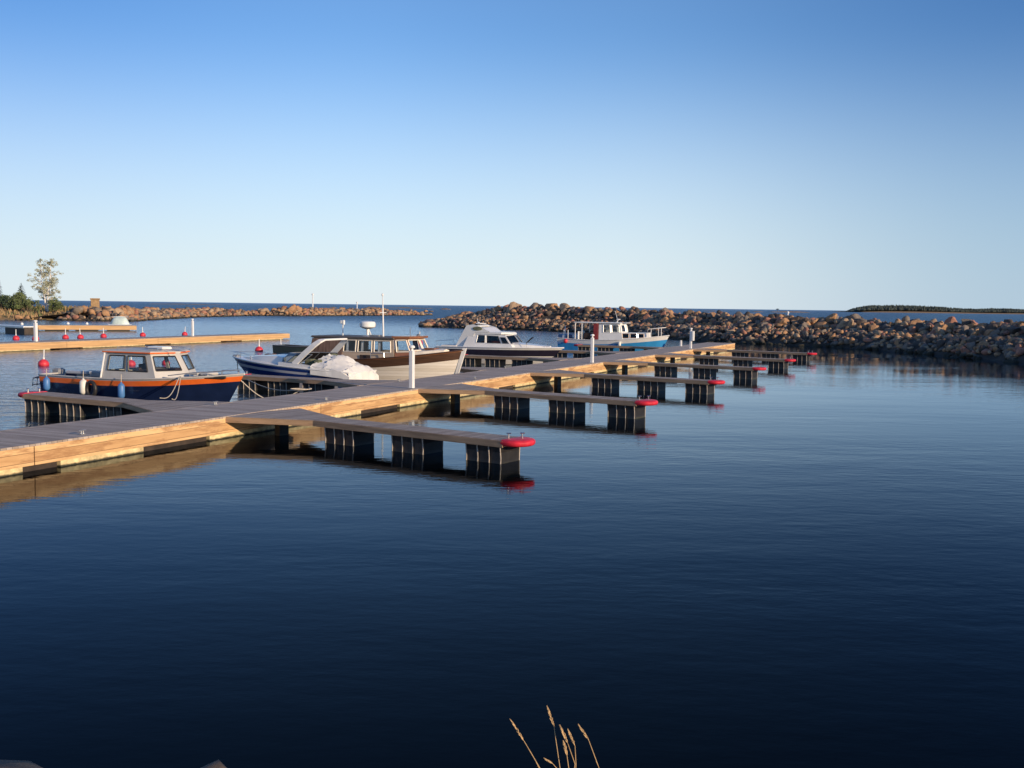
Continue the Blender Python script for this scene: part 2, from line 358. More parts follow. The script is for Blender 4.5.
def merged_rocks(name, rocks):
    V, Fc, Mi, base = [], [], [], 0
    for (p, sc3, e, ti, mi) in rocks:
        vs, fs = LOW[ti]; m = np.array(Euler(e).to_matrix())
        V.append((vs*np.array(sc3)) @ m.T + np.array(p)); Fc.append(fs+base); base += len(vs); Mi += [mi]*len(fs)
    V = np.vstack(V); Fc = np.vstack(Fc)
    me = bpy.data.meshes.new(name); me.vertices.add(len(V)); me.vertices.foreach_set('co', V.ravel())
    me.loops.add(Fc.size); me.loops.foreach_set('vertex_index', Fc.ravel())
    me.polygons.add(len(Fc)); me.polygons.foreach_set('loop_start', np.arange(0, Fc.size, 3)); me.polygons.foreach_set('loop_total', np.full(len(Fc), 3))
    for m in ROCKM: me.materials.append(m)
    me.polygons.foreach_set('material_index', Mi); me.update(calc_edges=True); me.validate()
    o = bpy.data.objects.new(name, me); COL.objects.link(o); return o
def zsc(z, k, flat):
    if z <= 0: return z
    return z*k if not flat else (z if z < 1.3 else 1.3+(z-1.3)*k)
class Line:
    def __init__(s, pts, side):
        s.p = [Vector((p.x, p.y, 0)) for p in pts]; s.L = [0]
        for a, b in zip(s.p, s.p[1:]): s.L.append(s.L[-1]+(b-a).length)
        s.len = s.L[-1]; s.side = side
    def raw(s, u):
        u = max(0, min(s.len-1e-4, u)); i = max(k for k in range(len(s.L)-1) if s.L[k] <= u)
        t = (u-s.L[i])/(s.L[i+1]-s.L[i]); return s.p[i].lerp(s.p[i+1], t)
    def at(s, u):
        a, b = s.raw(u-6), s.raw(u+6); t = (b-a).normalized(); n = Vector((t.y, -t.x, 0))*s.side
        return s.raw(u), t, n
def pl(prof, v, k=1):
    for (a, za), (b, zb) in zip(prof, prof[1:]):
        if v <= b:
            q = (v-a)/(b-a); return za+(zb-za)*max(0, q)
    return prof[-1][1]
def bank(name, line, prof, hscale, m, step=2.0, jit=.15, kind='structure', noise_amp=.2):
    mb = MB(); rings = []
    n = int(line.len/step)
    for i in range(n+1):
        u = line.len*i/n; p, t, nn = line.at(u); k = hscale(u)
        rings.append([p + nn*(v+random.uniform(-jit, jit)) + Vector((0, 0, zsc(z, k, name.startswith('breakwater')) + (random.uniform(-noise_amp, noise_amp) if z > 0 else 0))) for v, z in prof])
    mb.loft(rings, False); o = mb.build(name, m, smooth=True); return tag(o, kind=kind)

# breakwater line: from the right, beyond the frame, to its tip
bw_px = [(1024,365),(980,360.5),(930,355.5),(850,348.3),(800,345.5),(735,342.5),(700,340.5),(640,336),(580,331.5),(530,329.5),(480,328),(430,326.3)]
bw_pts = [Vector((92,18,0)), Vector((74,24,0)), Vector((58,36,0)), Vector((46,50,0)), Vector((40.5,61,0))] + [W(*p) for p in bw_px]
BW = Line(bw_pts, 1)
i0 = 5
def u_at_px(px):   # arc length of a point by image column
    xs = [p[0] for p in bw_px]; us = [BW.L[i0+k] for k in range(len(bw_px))]
    return float(np.interp(px, xs[::-1], us[::-1]))
print('BW normal', BW.at(u_at_px(800)), 'len', BW.len)
prof = [(-2,-1.2),(0,-.15),(1.5,.75),(3,1.25),(5.5,1.45),(7.2,2.2),(8.8,2.95),(10.4,2.95),(14,1.2),(19,-1.5)]
def bw_h(u):
    px_u = [u_at_px(x) for x in (1024,850,700,600,550,510,480,450,430)]
    hs_ = [.50,.62,.70,.86,1.10,1.28,1.10,.80,.30]
    return float(np.interp(u, px_u, hs_))
M['core'] = mat('rubble_core', (.055,.042,.032), .95, .5, .8, bmp=.6)
bank('breakwater_core', BW, prof, bw_h, M['core'])
bpy.data.objects['breakwater_core'].name = 'breakwater_ground'
ROCKS = []   # (pos, scale3, rot, tpl, mat, zone)
def add_rocks(line, prof, hs, u0, u1, rows, wts=(.24,.13,.15,.25,.23), zone=''):
    for (v0, v1, size, dens) in rows:
        area = (u1-u0)*(v1-v0); n = int(area*dens/(size*size))
        for _ in range(n):
            u = random.uniform(u0, u1); v = random.uniform(v0, v1); p, t, nn = line.at(u)
            s_ = size*random.choice((.55,.7,.8,.9,1,1.2,1.55)); k = hs(u); z = pl(prof, v); z = zsc(z, k, zone == 'breakwater')
            pos = p+nn*v+Vector((0, 0, z + s_*random.uniform(-.05,.28)))
            s3 = (s_*random.uniform(.5,.72), s_*random.uniform(.42,.62), s_*random.uniform(.34,.55))
            ROCKS.append((pos, s3, (random.uniform(-.9,.9), random.uniform(-.9,.9), random.uniform(0, 6.28)), random.randrange(8), random.choices(range(5), wts)[0], zone, u, v))
add_rocks(BW, prof, bw_h, 0, BW.len, [(-.6,1.0,.58,1.0),(.8,3,.48,1.1),(2.8,5.8,.44,1.0),(5.6,7.6,.70,1.35),(7.2,9.2,.76,1.4),(8.8,10.8,.76,1.2),(10.8,14,1.2,.45)], zone='breakwater')
# rounded tip
tip_p, tip_t, tip_n = BW.at(BW.len)
for _ in range(170):
    a = random.uniform(0, 1); v = random.uniform(-1, 13); out = random.uniform(0, 7)*math.sin(max(0,min(1,(v+1)/14))*math.pi)
    z = pl(prof, max(v,0))*.75*(1-out/8); s_ = random.choice((.8,1.1,1.4,1.7))
    ROCKS.append((tip_p+tip_n*v+tip_t*out+Vector((0,0,z)), (s_*.6,s_*.5,s_*.45), (random.uniform(-.5,.5),random.uniform(-.5,.5),random.uniform(0,6)), random.randrange(8), random.choices(range(5),(.3,.2,.25,.17,.08))[0], 'breakwater', BW.len, v))
# a few very large crest boulders seen in the photo
for px, py, s_, mi in ((513,304.5,2.5,2),(550,306,2.0,0),(562,308.5,1.7,2),(498,307.5,1.7,0),(470,310,1.6,1),(590,309,1.7,0),(662,313,1.6,1),(440,312.5,1.8,0)):
    best = None
    for q in range(600):
        uu = BW.len*q/600; p_, t_, n_ = BW.at(uu); c_ = p_+n_*9.0; x_ = 512+F*(c_.x*right.x)/c_.y
        if uu > u_at_px(1024) and (best is None or abs(x_-px) < best[0]): best = (abs(x_-px), uu)
    u = best[1]; p, t, nn = BW.at(u); k = bw_h(u)
    ROCKS.append((p+nn*9.0+Vector((0,0,zsc(2.95,k,True)-s_*.02)), (s_*.62,s_*.55,s_*.5), (.1,.2,px), px%8, mi, 'crest', u, 9))

# left jetty
jt_px = [(-60,323.5),(0,322.5),(60,321.8),(130,322.3),(160,320),(195,317.6),(256,315.6),(300,315.8),(345,315.3),(380,315),(432,314.2)]
JT = Line([W(-140,324)]+[W(*p) for p in jt_px], 1)
if JT.at(20)[2].y < 0: JT.side = -1
if BW.at(80)[2].x < 0: BW.side = -1
prof2 = [(-2,-1),(0,-.1),(2,.5),(5,1.0),(9,1.35),(13,1.3),(18,.6),(26,-1)]
def ju(px): return float(np.interp(px, [p[0] for p in jt_px], JT.L[1:]))
def jt_h(u): return float(np.interp(u, [ju(x) for x in (-60,60,130,195,256,300,345,400,432)], [.8,.85,1.1,.85,.9,1.2,1.1,1.0,.5]))
JB = Line([W(52,321.8)]+[W(*p) for p in jt_px[2:]], JT.side)
bank('jetty_ground', JB, prof2, lambda u: jt_h(u+ju(52)), M['core'], step=4, noise_amp=.1)
add_rocks(JT, prof2, jt_h, ju(60), ju(432), [(-1,2,.85,.8),(1.5,5,.95,.9),(4.5,9,1.1,1.0),(8.5,13,1.2,.8)], (.36,.13,.28,.13,.1), zone='jetty')
add_rocks(JT, prof2, jt_h, 0, ju(60), [(-1,1.5,1.1,.4)], (.42,.13,.3,.1,.05), zone='jetty')
for px, s_ in ((303,3.6),(313,3.0),(318,2.7),(268,2.4),(345,2.8),(366,2.8),(172,2.6),(130,1.9),(385,2.4),(392,2.4),(285,2.4),(330,2.0)):
    u = ju(px); p, t, nn = JT.at(u)
    ROCKS.append((p+nn*6+Vector((0,0,1.15*jt_h(u))), (s_*.6,s_*.55,s_*.5), (.1,.2,px), px%8, 0 if px%2 else 2, 'jetty', u, 6))
# foreground riprap just under the camera
for px, py, z, s_ in ((186,790,1.35,.26),(246,791,1.35,.22),(8,792,1.35,.34),(75,815,1.3,.3),(130,815,1.25,.3),(310,818,1.3,.3),(420,825,1.25,.35)):
    p = W(px, py, z, False); ROCKS.append((p-Vector((0,0,s_*.2)), (s_*.8,s_*.75,s_*.6), (.2,.3,px), px%8, 4, 'shore', px, 0))  # dark tone picked so these rocks look unlit

camp = Vector((0, 0, CAM_H))
def px_of(p):
    q = p-camp; zc = q.dot(fw); return 512+q.dot(right)/zc*F, 384-q.dot(up)/zc*F
def show_score(r):
    q = r[0]-camp; zc = q.dot(fw)
    if zc < .5: return 0
    x, y = px_of(r[0])
    if not (-12 < x < 1036 and y < 790): return 0
    s_ = max(r[1])/zc*F
    zone, v = r[5], r[7]
    if zone == 'breakwater': s_ *= (1.25 if 7 <= v <= 9.6 else 1.0 if 5.6 <= v < 7 else .9 if v < 5.6 else .2)
    if zone == 'jetty' and v > 10: s_ *= .3
    return s_
order = sorted(range(len(ROCKS)), key=lambda i: -show_score(ROCKS[i]))
front = set(order[:290])
tone = ['ochre', 'pinkish', 'pale tan', 'grey', 'dark']
def rock_label(r):
    x, y = px_of(r[0]); tn = tone[r[4]]; zone, v = r[5], r[7]
    if zone == 'shore': return f'{tn} shore rock at the bottom edge of the photo, ' + ('in the left corner' if x < 100 else 'left of the dry grass')
    if zone == 'jetty': return f'{tn} boulder on the far left jetty, ' + ('near the birch' if x < 150 else 'behind the plain timber pier' if x < 290 else 'beyond the wooden boat')
    where = 'behind the cruiser' if x < 560 else 'behind the blue boat' if x < 690 else 'beyond the last pontoons' if x < 850 else 'near the right edge'
    row = 'along the crest' if v >= 7.6 else 'on the upper slope' if v >= 5.6 else 'low by the water'
    return f'{tn} boulder {row} of the breakwater, {where}'
for i in sorted(front):
    r = ROCKS[i]; o = bpy.data.objects.new('boulder', tpl_mesh(r[3], r[4])); COL.objects.link(o)
    o.location = r[0]; o.scale = r[1]; o.rotation_euler = r[2]
    tag(o, rock_label(r), 'boulder', {'shore': 'rocks of the near shore', 'jetty': 'boulders of the left jetty'}.get(r[5], 'boulders of the breakwater'))
o = merged_rocks('rubble', [r[:5] for i, r in enumerate(ROCKS) if i not in front])
tag(o, 'countless smaller granite stones filling the breakwater and jetty', 'rubble', kind='stuff')

# near shore under the camera: steep bank
M['soil'] = mat('shore_soil', (.06,.05,.035), .95, .4, 2, bmp=.5)
mb = MB(); rings = []
for i in range(41):
    x = -40+i*2.2
    sh = .35*math.sin(i*1.3)*.5
    rings.append([Vector((x, y+sh*(y > 1), z+(random.uniform(-.05,.05) if y < 8 else 0))) for y, z in ((-30,2.6),(-6,2.3),(0,2.1),(1.6,1.95),(2.6,1.55),(3.6,1.1),(5.0,.3),(6.5,-.6),(9,-2))])
mb.loft(rings, False); tag(mb.build('near_shore', M['soil'], smooth=True), kind='structure')

# ------------------------------------------------------------------ main floating pier
DECK = .6; RE = -18.1; LE = -20.5
# pier root frame: origin at SN(0, mid), x along D (pier axis), y to the left
PA = math.atan2(D.y, D.x)
pier = empty('floating_pier', SN(0, 0), PA, 'long floating timber pier with grey plank deck and bright pine side boards', 'pier')
def PL(s, n, z=0): return Vector((s, -n, z))       # pier-local coordinates (x=s, y=-n)
S0, S1 = -6, 91.9
mb = MB(); mb.box(PL((S0+S1)/2, (RE+LE)/2, DECK-.025), (S1-S0, 2.4, .05)); mb.build('deck', M['deck'], pier)
mb = MB()
sec = 10.75
for side, nn in ((1, RE), (-1, LE)):
    s_ = S0
    while s_ < S1-.01:
        e_ = min(s_+sec-((s_-S0) % sec), S1)
        mb.box(PL((s_+e_)/2, nn+side*.03, DECK-.05-.205), (e_-s_-.03, .06, .41)); s_ = e_
mb.box(PL(S1+.03, (RE+LE)/2, DECK-.245), (.06, 2.46, .41))
mb.build('side_board', M['pine'], pier)
mb = MB()
for side, nn in ((1, RE), (-1, LE)):
    mb.box(PL((S0+S1)/2, nn-side*.01, DECK-.023), (S1-S0+.12, .16, .05))
mb.build('edge_board', M['deck'], pier)
gaps = [(-4,-2.6),(4.3,6),(15.2,16.2),(18.7,21.1),(28.6,31.2),(39.8,41.6),(50.3,52.6),(61,63.3),(72,74),(83,85)]
pos = S0
for (a, b) in gaps+[(S1, S1)]:
    if a-pos > .3:
        mb = MB()
        mb.cur = 0; mb.box(PL((pos+a)/2, (RE+LE)/2, .02), (a-pos, 2.50, .30))
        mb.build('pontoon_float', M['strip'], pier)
    if b > a:
        mb = MB(); mb.box(PL((a+b)/2, (RE+LE)/2, -.05), (b-a-.02, 2.3, .4)); mb.build('gap_shade', M['shade_and_float'], pier)  # dark block set in the opening between floats, standing for its shade
    pos = b
for s_, n_ in ((17.1,-18.35),(13.0,-20.3),(24,-20.3),(27,-18.35),(35,-20.3),(45.5,-20.3),(38,-18.35)):
    mb = MB(); p = PL(s_, n_, DECK)
    mb.box(p+Vector((0,0,.015)), (.12,.07,.03)); mb.tube([p+Vector((-.03,0,.03)), p+Vector((-.03,0,.09))], .014, 6); mb.tube([p+Vector((.03,0,.03)), p+Vector((.03,0,.09))], .014, 6)
    mb.tube([p+Vector((-.11,0,.1)), p+Vector((.11,0,.1))], .016, 6); mb.build('cleat', M['grey_metal'], pier)

# ------------------------------------------------------------------ finger pontoons
# local frame: x from pier outwards to tip, y across, z up; origin on the water at the pier edge
GUS = {1: 2.6, -1: 2.6}
def finger_proto(Lf, name, floats, post_x, near_sign):
    root = empty(name, (0,0,0), 0)
    wd = .85
    mb = MB(); mb.box((Lf/2, 0, DECK-.02), (Lf, wd, .04)); 
    for sgn, g in ((1, 2.9), (-1, 1.2)):
        g = GUS[sgn*near_sign]
        mb.loft([[Vector((.02, sgn*wd/2, z)), Vector((.02, sgn*(wd/2+1.1), z)), Vector((g, sgn*wd/2, z))] for z in (DECK-.04, DECK-.004)], True, True)
    mb.build('deck', M['finger_deck'], root)
    mb = MB()
    for sgn in (1, -1):
        g = GUS[sgn*near_sign]
        mb.box(((Lf+g)/2, sgn*(wd/2+.02), DECK-.085), (Lf-g, .05, .15))
        a = Vector((.06, sgn*(wd/2+1.1), DECK-.085)); b = Vector((g, sgn*(wd/2+.02), DECK-.085)); d = b-a
        mb.box((a+b)/2, (d.length, .05, .15), (0, 0, math.atan2(d.y, d.x)))
    mb.box((Lf-.03, 0, DECK-.085), (.05, wd-.02, .15))
    mb.build('side_beam', M['pine_weathered'], root)
    for fx in floats:
        fl = 1.06; mb = MB(); rings = []
        hw = wd/2-.03
        # ribbed tank: rings along z with corrugated outline
        zs = (-.35, -.05, .1, .3, .44); ks = (1.0, 1.0, .97, .97, 1.03)
        for z, k in zip(zs, ks):
            ring = []
            for (x0, y0), (x1, y1) in (((-fl/2,-hw),(fl/2,-hw)), ((fl/2,-hw),(fl/2,hw)), ((fl/2,hw),(-fl/2,hw)), ((-fl/2,hw),(-fl/2,-hw))):
                along = abs(x1-x0) > .1
                m_ = 12
                for q in range(m_):
                    tt = q/m_; x = x0+(x1-x0)*tt; y = y0+(y1-y0)*tt
                    if along: y += (1 if y0 > 0 else -1)*(.025*abs(math.sin(tt*math.pi*3))-.02)
                    ring.append(Vector((fx+x*k, y*k, z)))
            rings.append(ring)
        mb.loft(rings, True, True)
        mb.cur = 2
        for q in (0, 1, 2, 3):
            x = fx-fl/2+.03+(fl-.06)*q/3
            for sgn in (1, -1):
                mb.tube([(x, sgn*(hw+.006), -.2), (x+.008, sgn*(hw-.006), .15), (x, sgn*(hw+.018), .43)], .016, 5)
        me_o = mb.build('float', [M['float_black'], M['float_end_lit'], M['float_seam_lit']], root)
        for p_ in me_o.data.polygons:
            if abs(p_.normal.x) > .8 and p_.area > .05: p_.material_index = 1
    mb = MB(); mb.box((post_x, 0, .15), (.2, wd*.4, .62)); mb.build('inner_float', M['float_black'], root)
    # red tip fender: rounded D-shaped bumper
    mb = MB(); rings = []
    for z, k in ((-.075,.86),(-.055,.95),(-.02,1.0),(.03,1.0),(.06,.95),(.08,.84)):
        ring = [Vector((Lf-.05, -(wd/2+.05)*k, DECK-.06+z))]
        for q in range(15):
            a = -math.pi/2+math.pi*q/14
            ring.append(Vector((Lf+.1+math.cos(a)*.42*k, math.sin(a)*(wd/2+.05)*k, DECK-.06+z)))
        ring.append(Vector((Lf-.05, (wd/2+.05)*k, DECK-.06+z))); rings.append(ring)
    mb.loft(rings, True, True); mb.build('tip_fender', M['red'], root, smooth='auto')
    for sgn in (-1, 1):
        mb = MB(); c = Vector((Lf+.05+.1*sgn, sgn*.14, DECK+.02))
        mb.tube([c, c+Vector((0,0,.12))], .02, 8); mb.tube([c+Vector((-.05,0,.12)), c+Vector((.07,0,.13))], .018, 6)
        mb.build('mooring_cleat', M['steel'], root)
    return root
SKR, SKL = .19, .10
def place_finger(o, s_tip, n_tip, n_pier, side):
    s_p = s_tip+(SKR*abs(n_tip-n_pier) if side > 0 else -SKL*abs(n_tip-n_pier))
    a = SN(s_p, n_pier); b = SN(s_tip, n_tip); d = b-a
    o.location = a+Vector((0,0,random.uniform(-.015,.02))); o.rotation_euler = (R(random.uniform(-.7,.7)), R(random.uniform(-.22,.22)), math.atan2(d.y, d.x)+R(random.uniform(-.4,.4)))
LF = 8.8
protoR = finger_proto(LF, 'finger_pontoon', (3.5, 5.85, 8.2), .9, 1)
ordn = ['nearest the camera', 'second from the camera', 'third from the camera', 'fourth from the camera', 'fifth from the camera', 'farthest from the camera']
fingersR = []
for i in range(6):
    o = protoR if i == 0 else copy_tree(protoR)
    s_t = 21.55+10.75*i
    place_finger(o, s_t, -9.3+(0,.2,.45,.65,.85,.95)[i], RE+.06, 1)
    tag(o, f'red-tipped finger pontoon right of the pier, {ordn[i]}', 'finger pontoon', 'finger pontoons on the right side of the pier')
    fingersR.append(o)
protoL = finger_proto(7.5, 'finger_pontoon', (3.3, 5.2, 6.95), 1.7, -1)
lab = ['in front of the navy and orange workboat', 'in front of the blue sports boat', 'mostly hidden behind the wooden boat', 'in front of the white cruiser', 'nearer of two by the bright blue boat', 'touching the bright blue boat']
for i in range(6):
    o = protoL if i == 0 else copy_tree(protoL)
    place_finger(o, 24.2+10.75*i, LE-7.5, LE-.06, -1)
    tag(o, f'finger pontoon left of the pier, {lab[i]}', 'finger pontoon', 'finger pontoons on the left side of the pier')

# ------------------------------------------------------------------ service posts
def service_post(loc, label, box=False, h=1.6, r=.09, grp='white posts on the main pier', rz=None):
    o = empty('service_post', loc, PA if rz is None else rz, label, 'post', grp)
    mb = MB(); mb.bevbox((0, 0, h*.44), (r*2.0, r*2.0, h*.88), .02); mb.build('column', M['post_white'], o)
    mb = MB(); mb.lathe([(r*.6, h*.88), (r*.6, h*.93), (r*1.35, h*.945), (r*1.35, h*.97), (r*.9, h)], n=14); mb.build('cap', M['white'], o, smooth='auto')
    mb = MB(); mb.box((0, 0, .01), (r*3, r*3, .02)); mb.build('base_plate', M['grey_metal'], o)
    if box:
        mb = MB(); mb.bevbox((0, -.17, h*.62), (.3, .16, .75), .02); mb.build('socket_box', M['white'], o)
    return o
service_post(SN(32.5, -18.3, DECK), 'white service post on the pier edge in front of the wooden boat bow', r=.085)
service_post(SN(52.9, -18.3, DECK), 'white service post on the pier edge below the blue and white boat', r=.085)
service_post(SN(76.2, -18.35, DECK), 'white service post with a socket box near the far end of the pier', True, r=.085)
service_post(SN(80.5, -20.2, DECK), 'short white post by the bow of the blue and white boat', h=.5, r=.08)

# ------------------------------------------------------------------ second and third piers
a2 = W(0, 345.6, DECK); b2 = W(289, 332.8, DECK); d2 = (b2-a2).normalized(); a2 = a2 - d2*34; a2.z = 0; b2.z = 0
n2 = Vector((-d2.y, d2.x, 0)); L2 = (b2-a2).length
p2 = empty('second_pier', a2, math.atan2(d2.y, d2.x), 'plain empty timber pier with pine side boards crossing the water behind the workboat', 'pier')
mb = MB(); mb.box((L2/2, 1.2, DECK-.03), (L2, 2.4, .06)); mb.build('deck', M['deck'], p2)
mb = MB()
for k in range(int(L2/10)+1):
    x0 = k*10; x1 = min(L2, x0+9.97)
    for y in (-.03, 2.43): mb.box(((x0+x1)/2, y, DECK-.27), (x1-x0, .06, .46))
mb.box((L2+.03, 1.2, DECK-.27), (.06, 2.5, .46)); mb.build('side_board', M['pine_end'], p2)
for k in range(int(L2/10)+1):
    mb = MB(); x0 = k*10+1.6; x1 = min(L2-.1, x0+6.8)
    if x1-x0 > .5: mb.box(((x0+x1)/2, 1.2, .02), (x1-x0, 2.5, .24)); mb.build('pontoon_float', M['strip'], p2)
    mb = MB(); mb.box((k*10+.4, 1.2, -.03), (1.9, 2.2, .4))  # dark block between floats again stands for shade in the opening
    if k*10+1.4 < L2: mb.build('gap_shade', M['shade_and_float'], p2)
for px, py, l in ((39.5,343.3,'left white post on the plain timber pier behind the workboat'), (195.8,336.5,'right white post on the plain timber pier behind the workboat')):
    p = W(px, py, DECK); p = p+n2*.35
    service_post(p, l, h=1.6, r=.11 if px < 100 else .095, grp='white posts on the plain timber pier', rz=math.atan2(d2.y, d2.x))
a3 = W(36, 326.8, DECK+.1); b3 = W(136, 326.2, DECK+.1); a3.z = b3.z = 0; d3 = (b3-a3).normalized(); L3 = (b3-a3).length
p3 = empty('third_pier', a3, math.atan2(d3.y, d3.x), 'short far timber pier near the birch shore, ending left of the jetty', 'pier')
mb = MB(); mb.box((L3/2, 1.2, DECK+.06), (L3, 2.4, .08)); mb.build('deck', M['deck'], p3)
mb = MB()
for y in (-.03, 2.43): mb.box((L3/2, y, DECK-.18), (L3, .06, .5))
mb.box((L3+.03, 1.2, DECK-.18), (.06, 2.5, .5)); mb.box((-.03, 1.2, DECK-.18), (.06, 2.5, .5)); mb.build('side_board', M['pine_end'], p3)
for x in (L3*.2, L3*.5, L3*.82):
    mb = MB(); mb.box((x, 1.2, .0), (2.6, 2.1, .3)); mb.build('pontoon_float', M['float_black'], p3)
# gangway to its left
g0 = W(-14, 327.0, .75); g1 = W(30, 329.0, .75); dg = (g1-g0); 
gw = empty('gangway', (g0.x, g0.y, 0), math.atan2(dg.y, dg.x), 'pale flat gangway on a dark float at the left edge of the photo', 'gangway')
mb = MB(); mb.box((dg.length/2, 0, .8), (dg.length, 1.4, .1)); mb.build('walkway', M['white'], gw)
mb = MB(); mb.box((dg.length*.8, .1, .3), (dg.length*.42, 1.5, .85)); mb.build('float', M['shade_and_float'], gw)
mb = MB()
for y in (-.65, .65): mb.box((dg.length/2, y, .7), (dg.length, .06, .1))
mb.build('side_rail', M['grey_metal'], gw)

# ------------------------------------------------------------------ buoys
def buoy_proto():
    o = empty('mooring_buoy')
    mb = MB(); prof_ = [(.01,-.22)]+[(math.cos(a)*.31, .09+math.sin(a)*.28) for a in [(-1.2+2.5*k/9) for k in range(10)]]+[(.05,.39)]
    mb.lathe(prof_, n=20); mb.build('ball', M['buoy_red'], o, smooth=True)
    mb = MB(); mb.tube([(0,0,.36), (0,0,.95)], .035, 8); mb.tube([(0,0,.36), (0,0,.48)], .06, 8); mb.build('rod', M['white'], o)
    return o
bp = buoy_proto()
spots = [(16,341.3,1,'farthest left of the row behind the plain pier'),(35.6,341.2,1,'just left of the left white post'),(65.5,339.6,1,'third from the left in the row behind the plain pier'),(80.5,339.3,1,'fourth from the left in the row behind the plain pier'),(103.5,338.0,1,'fifth from the left in the row behind the plain pier'),
         (142.7,336.4,1,'behind the plain pier, above the workboat cabin'),(184.6,335.2,1,'just left of the right white post'),(43.5,367.0,.95,'nearest one, behind the stern of the workboat'),(259,351.0,1,'above the bow of the blue sports boat'),
         (131,366,.85,'seen through the side window of the workboat'),(166,364.5,.75,'seen through the windscreen of the workboat'),(419,343,1.25,'beside the wheelhouse of the wooden boat'),(281,348,.8,'half hidden behind the rowing boat')]
for i, (px, py, k, l) in enumerate(spots):
    o = bp if i == 0 else copy_tree(bp)
    o.location = W(px, py, 0); o.scale = (k, k, k); o.rotation_euler = (random.uniform(-.08,.08), random.uniform(-.08,.08), i)
    tag(o, f'red ball buoy, {l}', 'buoy', 'red mooring buoys left of the main pier')
for i, (px, py, l) in enumerate(((22,326.4,'left'),(68,325.4,'middle'),(87,325.4,'right'))):
    mb = MB(); mb.lathe([(.01,-.1),(.3,-.05),(.36,.12),(.27,.34),(.1,.45),(.04,.55),(.01,.62)], n=14)
    o = mb.build('float_buoy', M['white'], smooth=True); o.location = W(px, py); o.scale = (.65,.65,.65)
    tag(o, f'tiny white float on the water beyond the third pier, {l} one of three', 'float', 'white floats beyond the third pier')

# ------------------------------------------------------------------ boats
def hull(parent, L, B, zs, rows, mats, rake=.9, bowp=2.2, lowp=1.5, stern_k=.88, flare=.82, nst=26, rowmat=None, name='hull', keel=-.35, plumb=0.0, sternrake=0.0):
    """zs(t): sheer height; rows: list of f(zsheer)->z from keel to sheer; returns sheer points"""
    mb = MB(); rings = []; sheerL = []; 
    nr = len(rows)
    def half(t, zf):
        p = lowp+(bowp-lowp)*zf
        f = 1.0 if t < .45 else max(0, 1-((t-.45)/.55)**p)
        st = stern_k+(1-stern_k)*math.sin(min(1, t/.45)*math.pi/2)
        return B/2*f*st
    for i in range(nst+1):
        t = 1-(1-i/nst)**1.25 if False else i/nst
        z1 = zs(t); side = []
        for j, fz in enumerate(rows):
            z = fz(z1); zf = max(0, min(1, (z-keel)/(z1-keel)))
            zf2 = zf**.7
            x = -L/2 + sternrake*(zf-1)*-1*(1-t) + t*(L-rake*(1-zf))
            wdt = half(t, zf)*(flare+(1-flare)*zf2 if j > 0 else 0.0)
            if j == 0: x = -L/2+t*(L-rake)
            side.append(Vector((x, wdt, z)))
        sheerL.append(side[-1].copy())
        ring = [Vector((p.x, -p.y, p.z)) for p in side[::-1]] + side[1:]
        rings.append(ring)
    n = len(rings[0]); b = len(mb.v); mb.v += [tuple(p) for r_ in rings for p in r_]
    for i in range(nst):
        for j in range(n-1):
            row = (nr-2-j) if j < nr-1 else (j-(nr-1))
            mb.f.append((b+i*n+j, b+i*n+j+1, b+(i+1)*n+j+1, b+(i+1)*n+j)); mb.m.append(rowmat[row] if rowmat else 0)
    mb.f.append(tuple(b+j for j in range(n))); mb.m.append(rowmat[-1] if rowmat else 0)
    o = mb.build(name, mats, parent, smooth='auto')
    return sheerL
def deck_from(parent, sheer, m, dz=-.06, name='deck', inset=.03, t0=0, t1=1):
    mb = MB(); sh = sheer[int(t0*(len(sheer)-1)):int(t1*(len(sheer)-1))+1]
    rings = [[Vector((p.x, -max(p.y-inset, 0), p.z+dz)), Vector((p.x, 0, p.z+dz+.05)), Vector((p.x, max(p.y-inset, 0), p.z+dz))] for p in sh]
    mb.loft(rings, False); return mb.build(name, m, parent)
def gunwale(parent, sheer, r, m, name='gunwale', dz=0):
    mb = MB()
    for sg in (1, -1): mb.tube([Vector((p.x, sg*p.y, p.z+dz)) for p in sheer], r, 6)
    p = sheer[0]; mb.tube([Vector((p.x, -p.y, p.z+dz)), Vector((p.x, p.y, p.z+dz))], r, 6)
    return mb.build(name, m, parent)
def bil(q, u, v):
    a, b, c, d = [Vector(p) for p in q]; return (a.lerp(b, u)).lerp(d.lerp(c, u), v)
def wall(parent, mb, q, ops, th=.04, frame=None, glass=None, fw_=.025, name='window', curtains=None, out=1):
    """q = A(bl) B(br) C(tr) D(tl) seen from outside; openings cut; adds wall cells into mb"""
    us = sorted({0, 1, *[o[0] for o in ops], *[o[1] for o in ops]}); vs = sorted({0, 1, *[o[2] for o in ops], *[o[3] for o in ops]})
    for i in range(len(us)-1):
        for j in range(len(vs)-1):
            cu, cv = (us[i]+us[i+1])/2, (vs[j]+vs[j+1])/2
            if any(o[0] < cu < o[1] and o[2] < cv < o[3] for o in ops): continue
            mb.slab([bil(q, us[i], vs[j]), bil(q, us[i+1], vs[j]), bil(q, us[i+1], vs[j+1]), bil(q, us[i], vs[j+1])], th)
    a, b, c, d = [Vector(p) for p in q]; nrm = (b-a).cross(d-a).normalized()
    for o in ops:
        P = [bil(q, o[0], o[2]), bil(q, o[1], o[2]), bil(q, o[1], o[3]), bil(q, o[0], o[3])]
        f = MB()
        for k in range(4):
            f.tube([P[k]+nrm*.006, P[(k+1) % 4]+nrm*.006], fw_, 4)
        fo = f.build(name, frame, parent)
        g = MB(); g.quad(*[p-nrm*.015 for p in P]); g.build('pane', glass, fo)
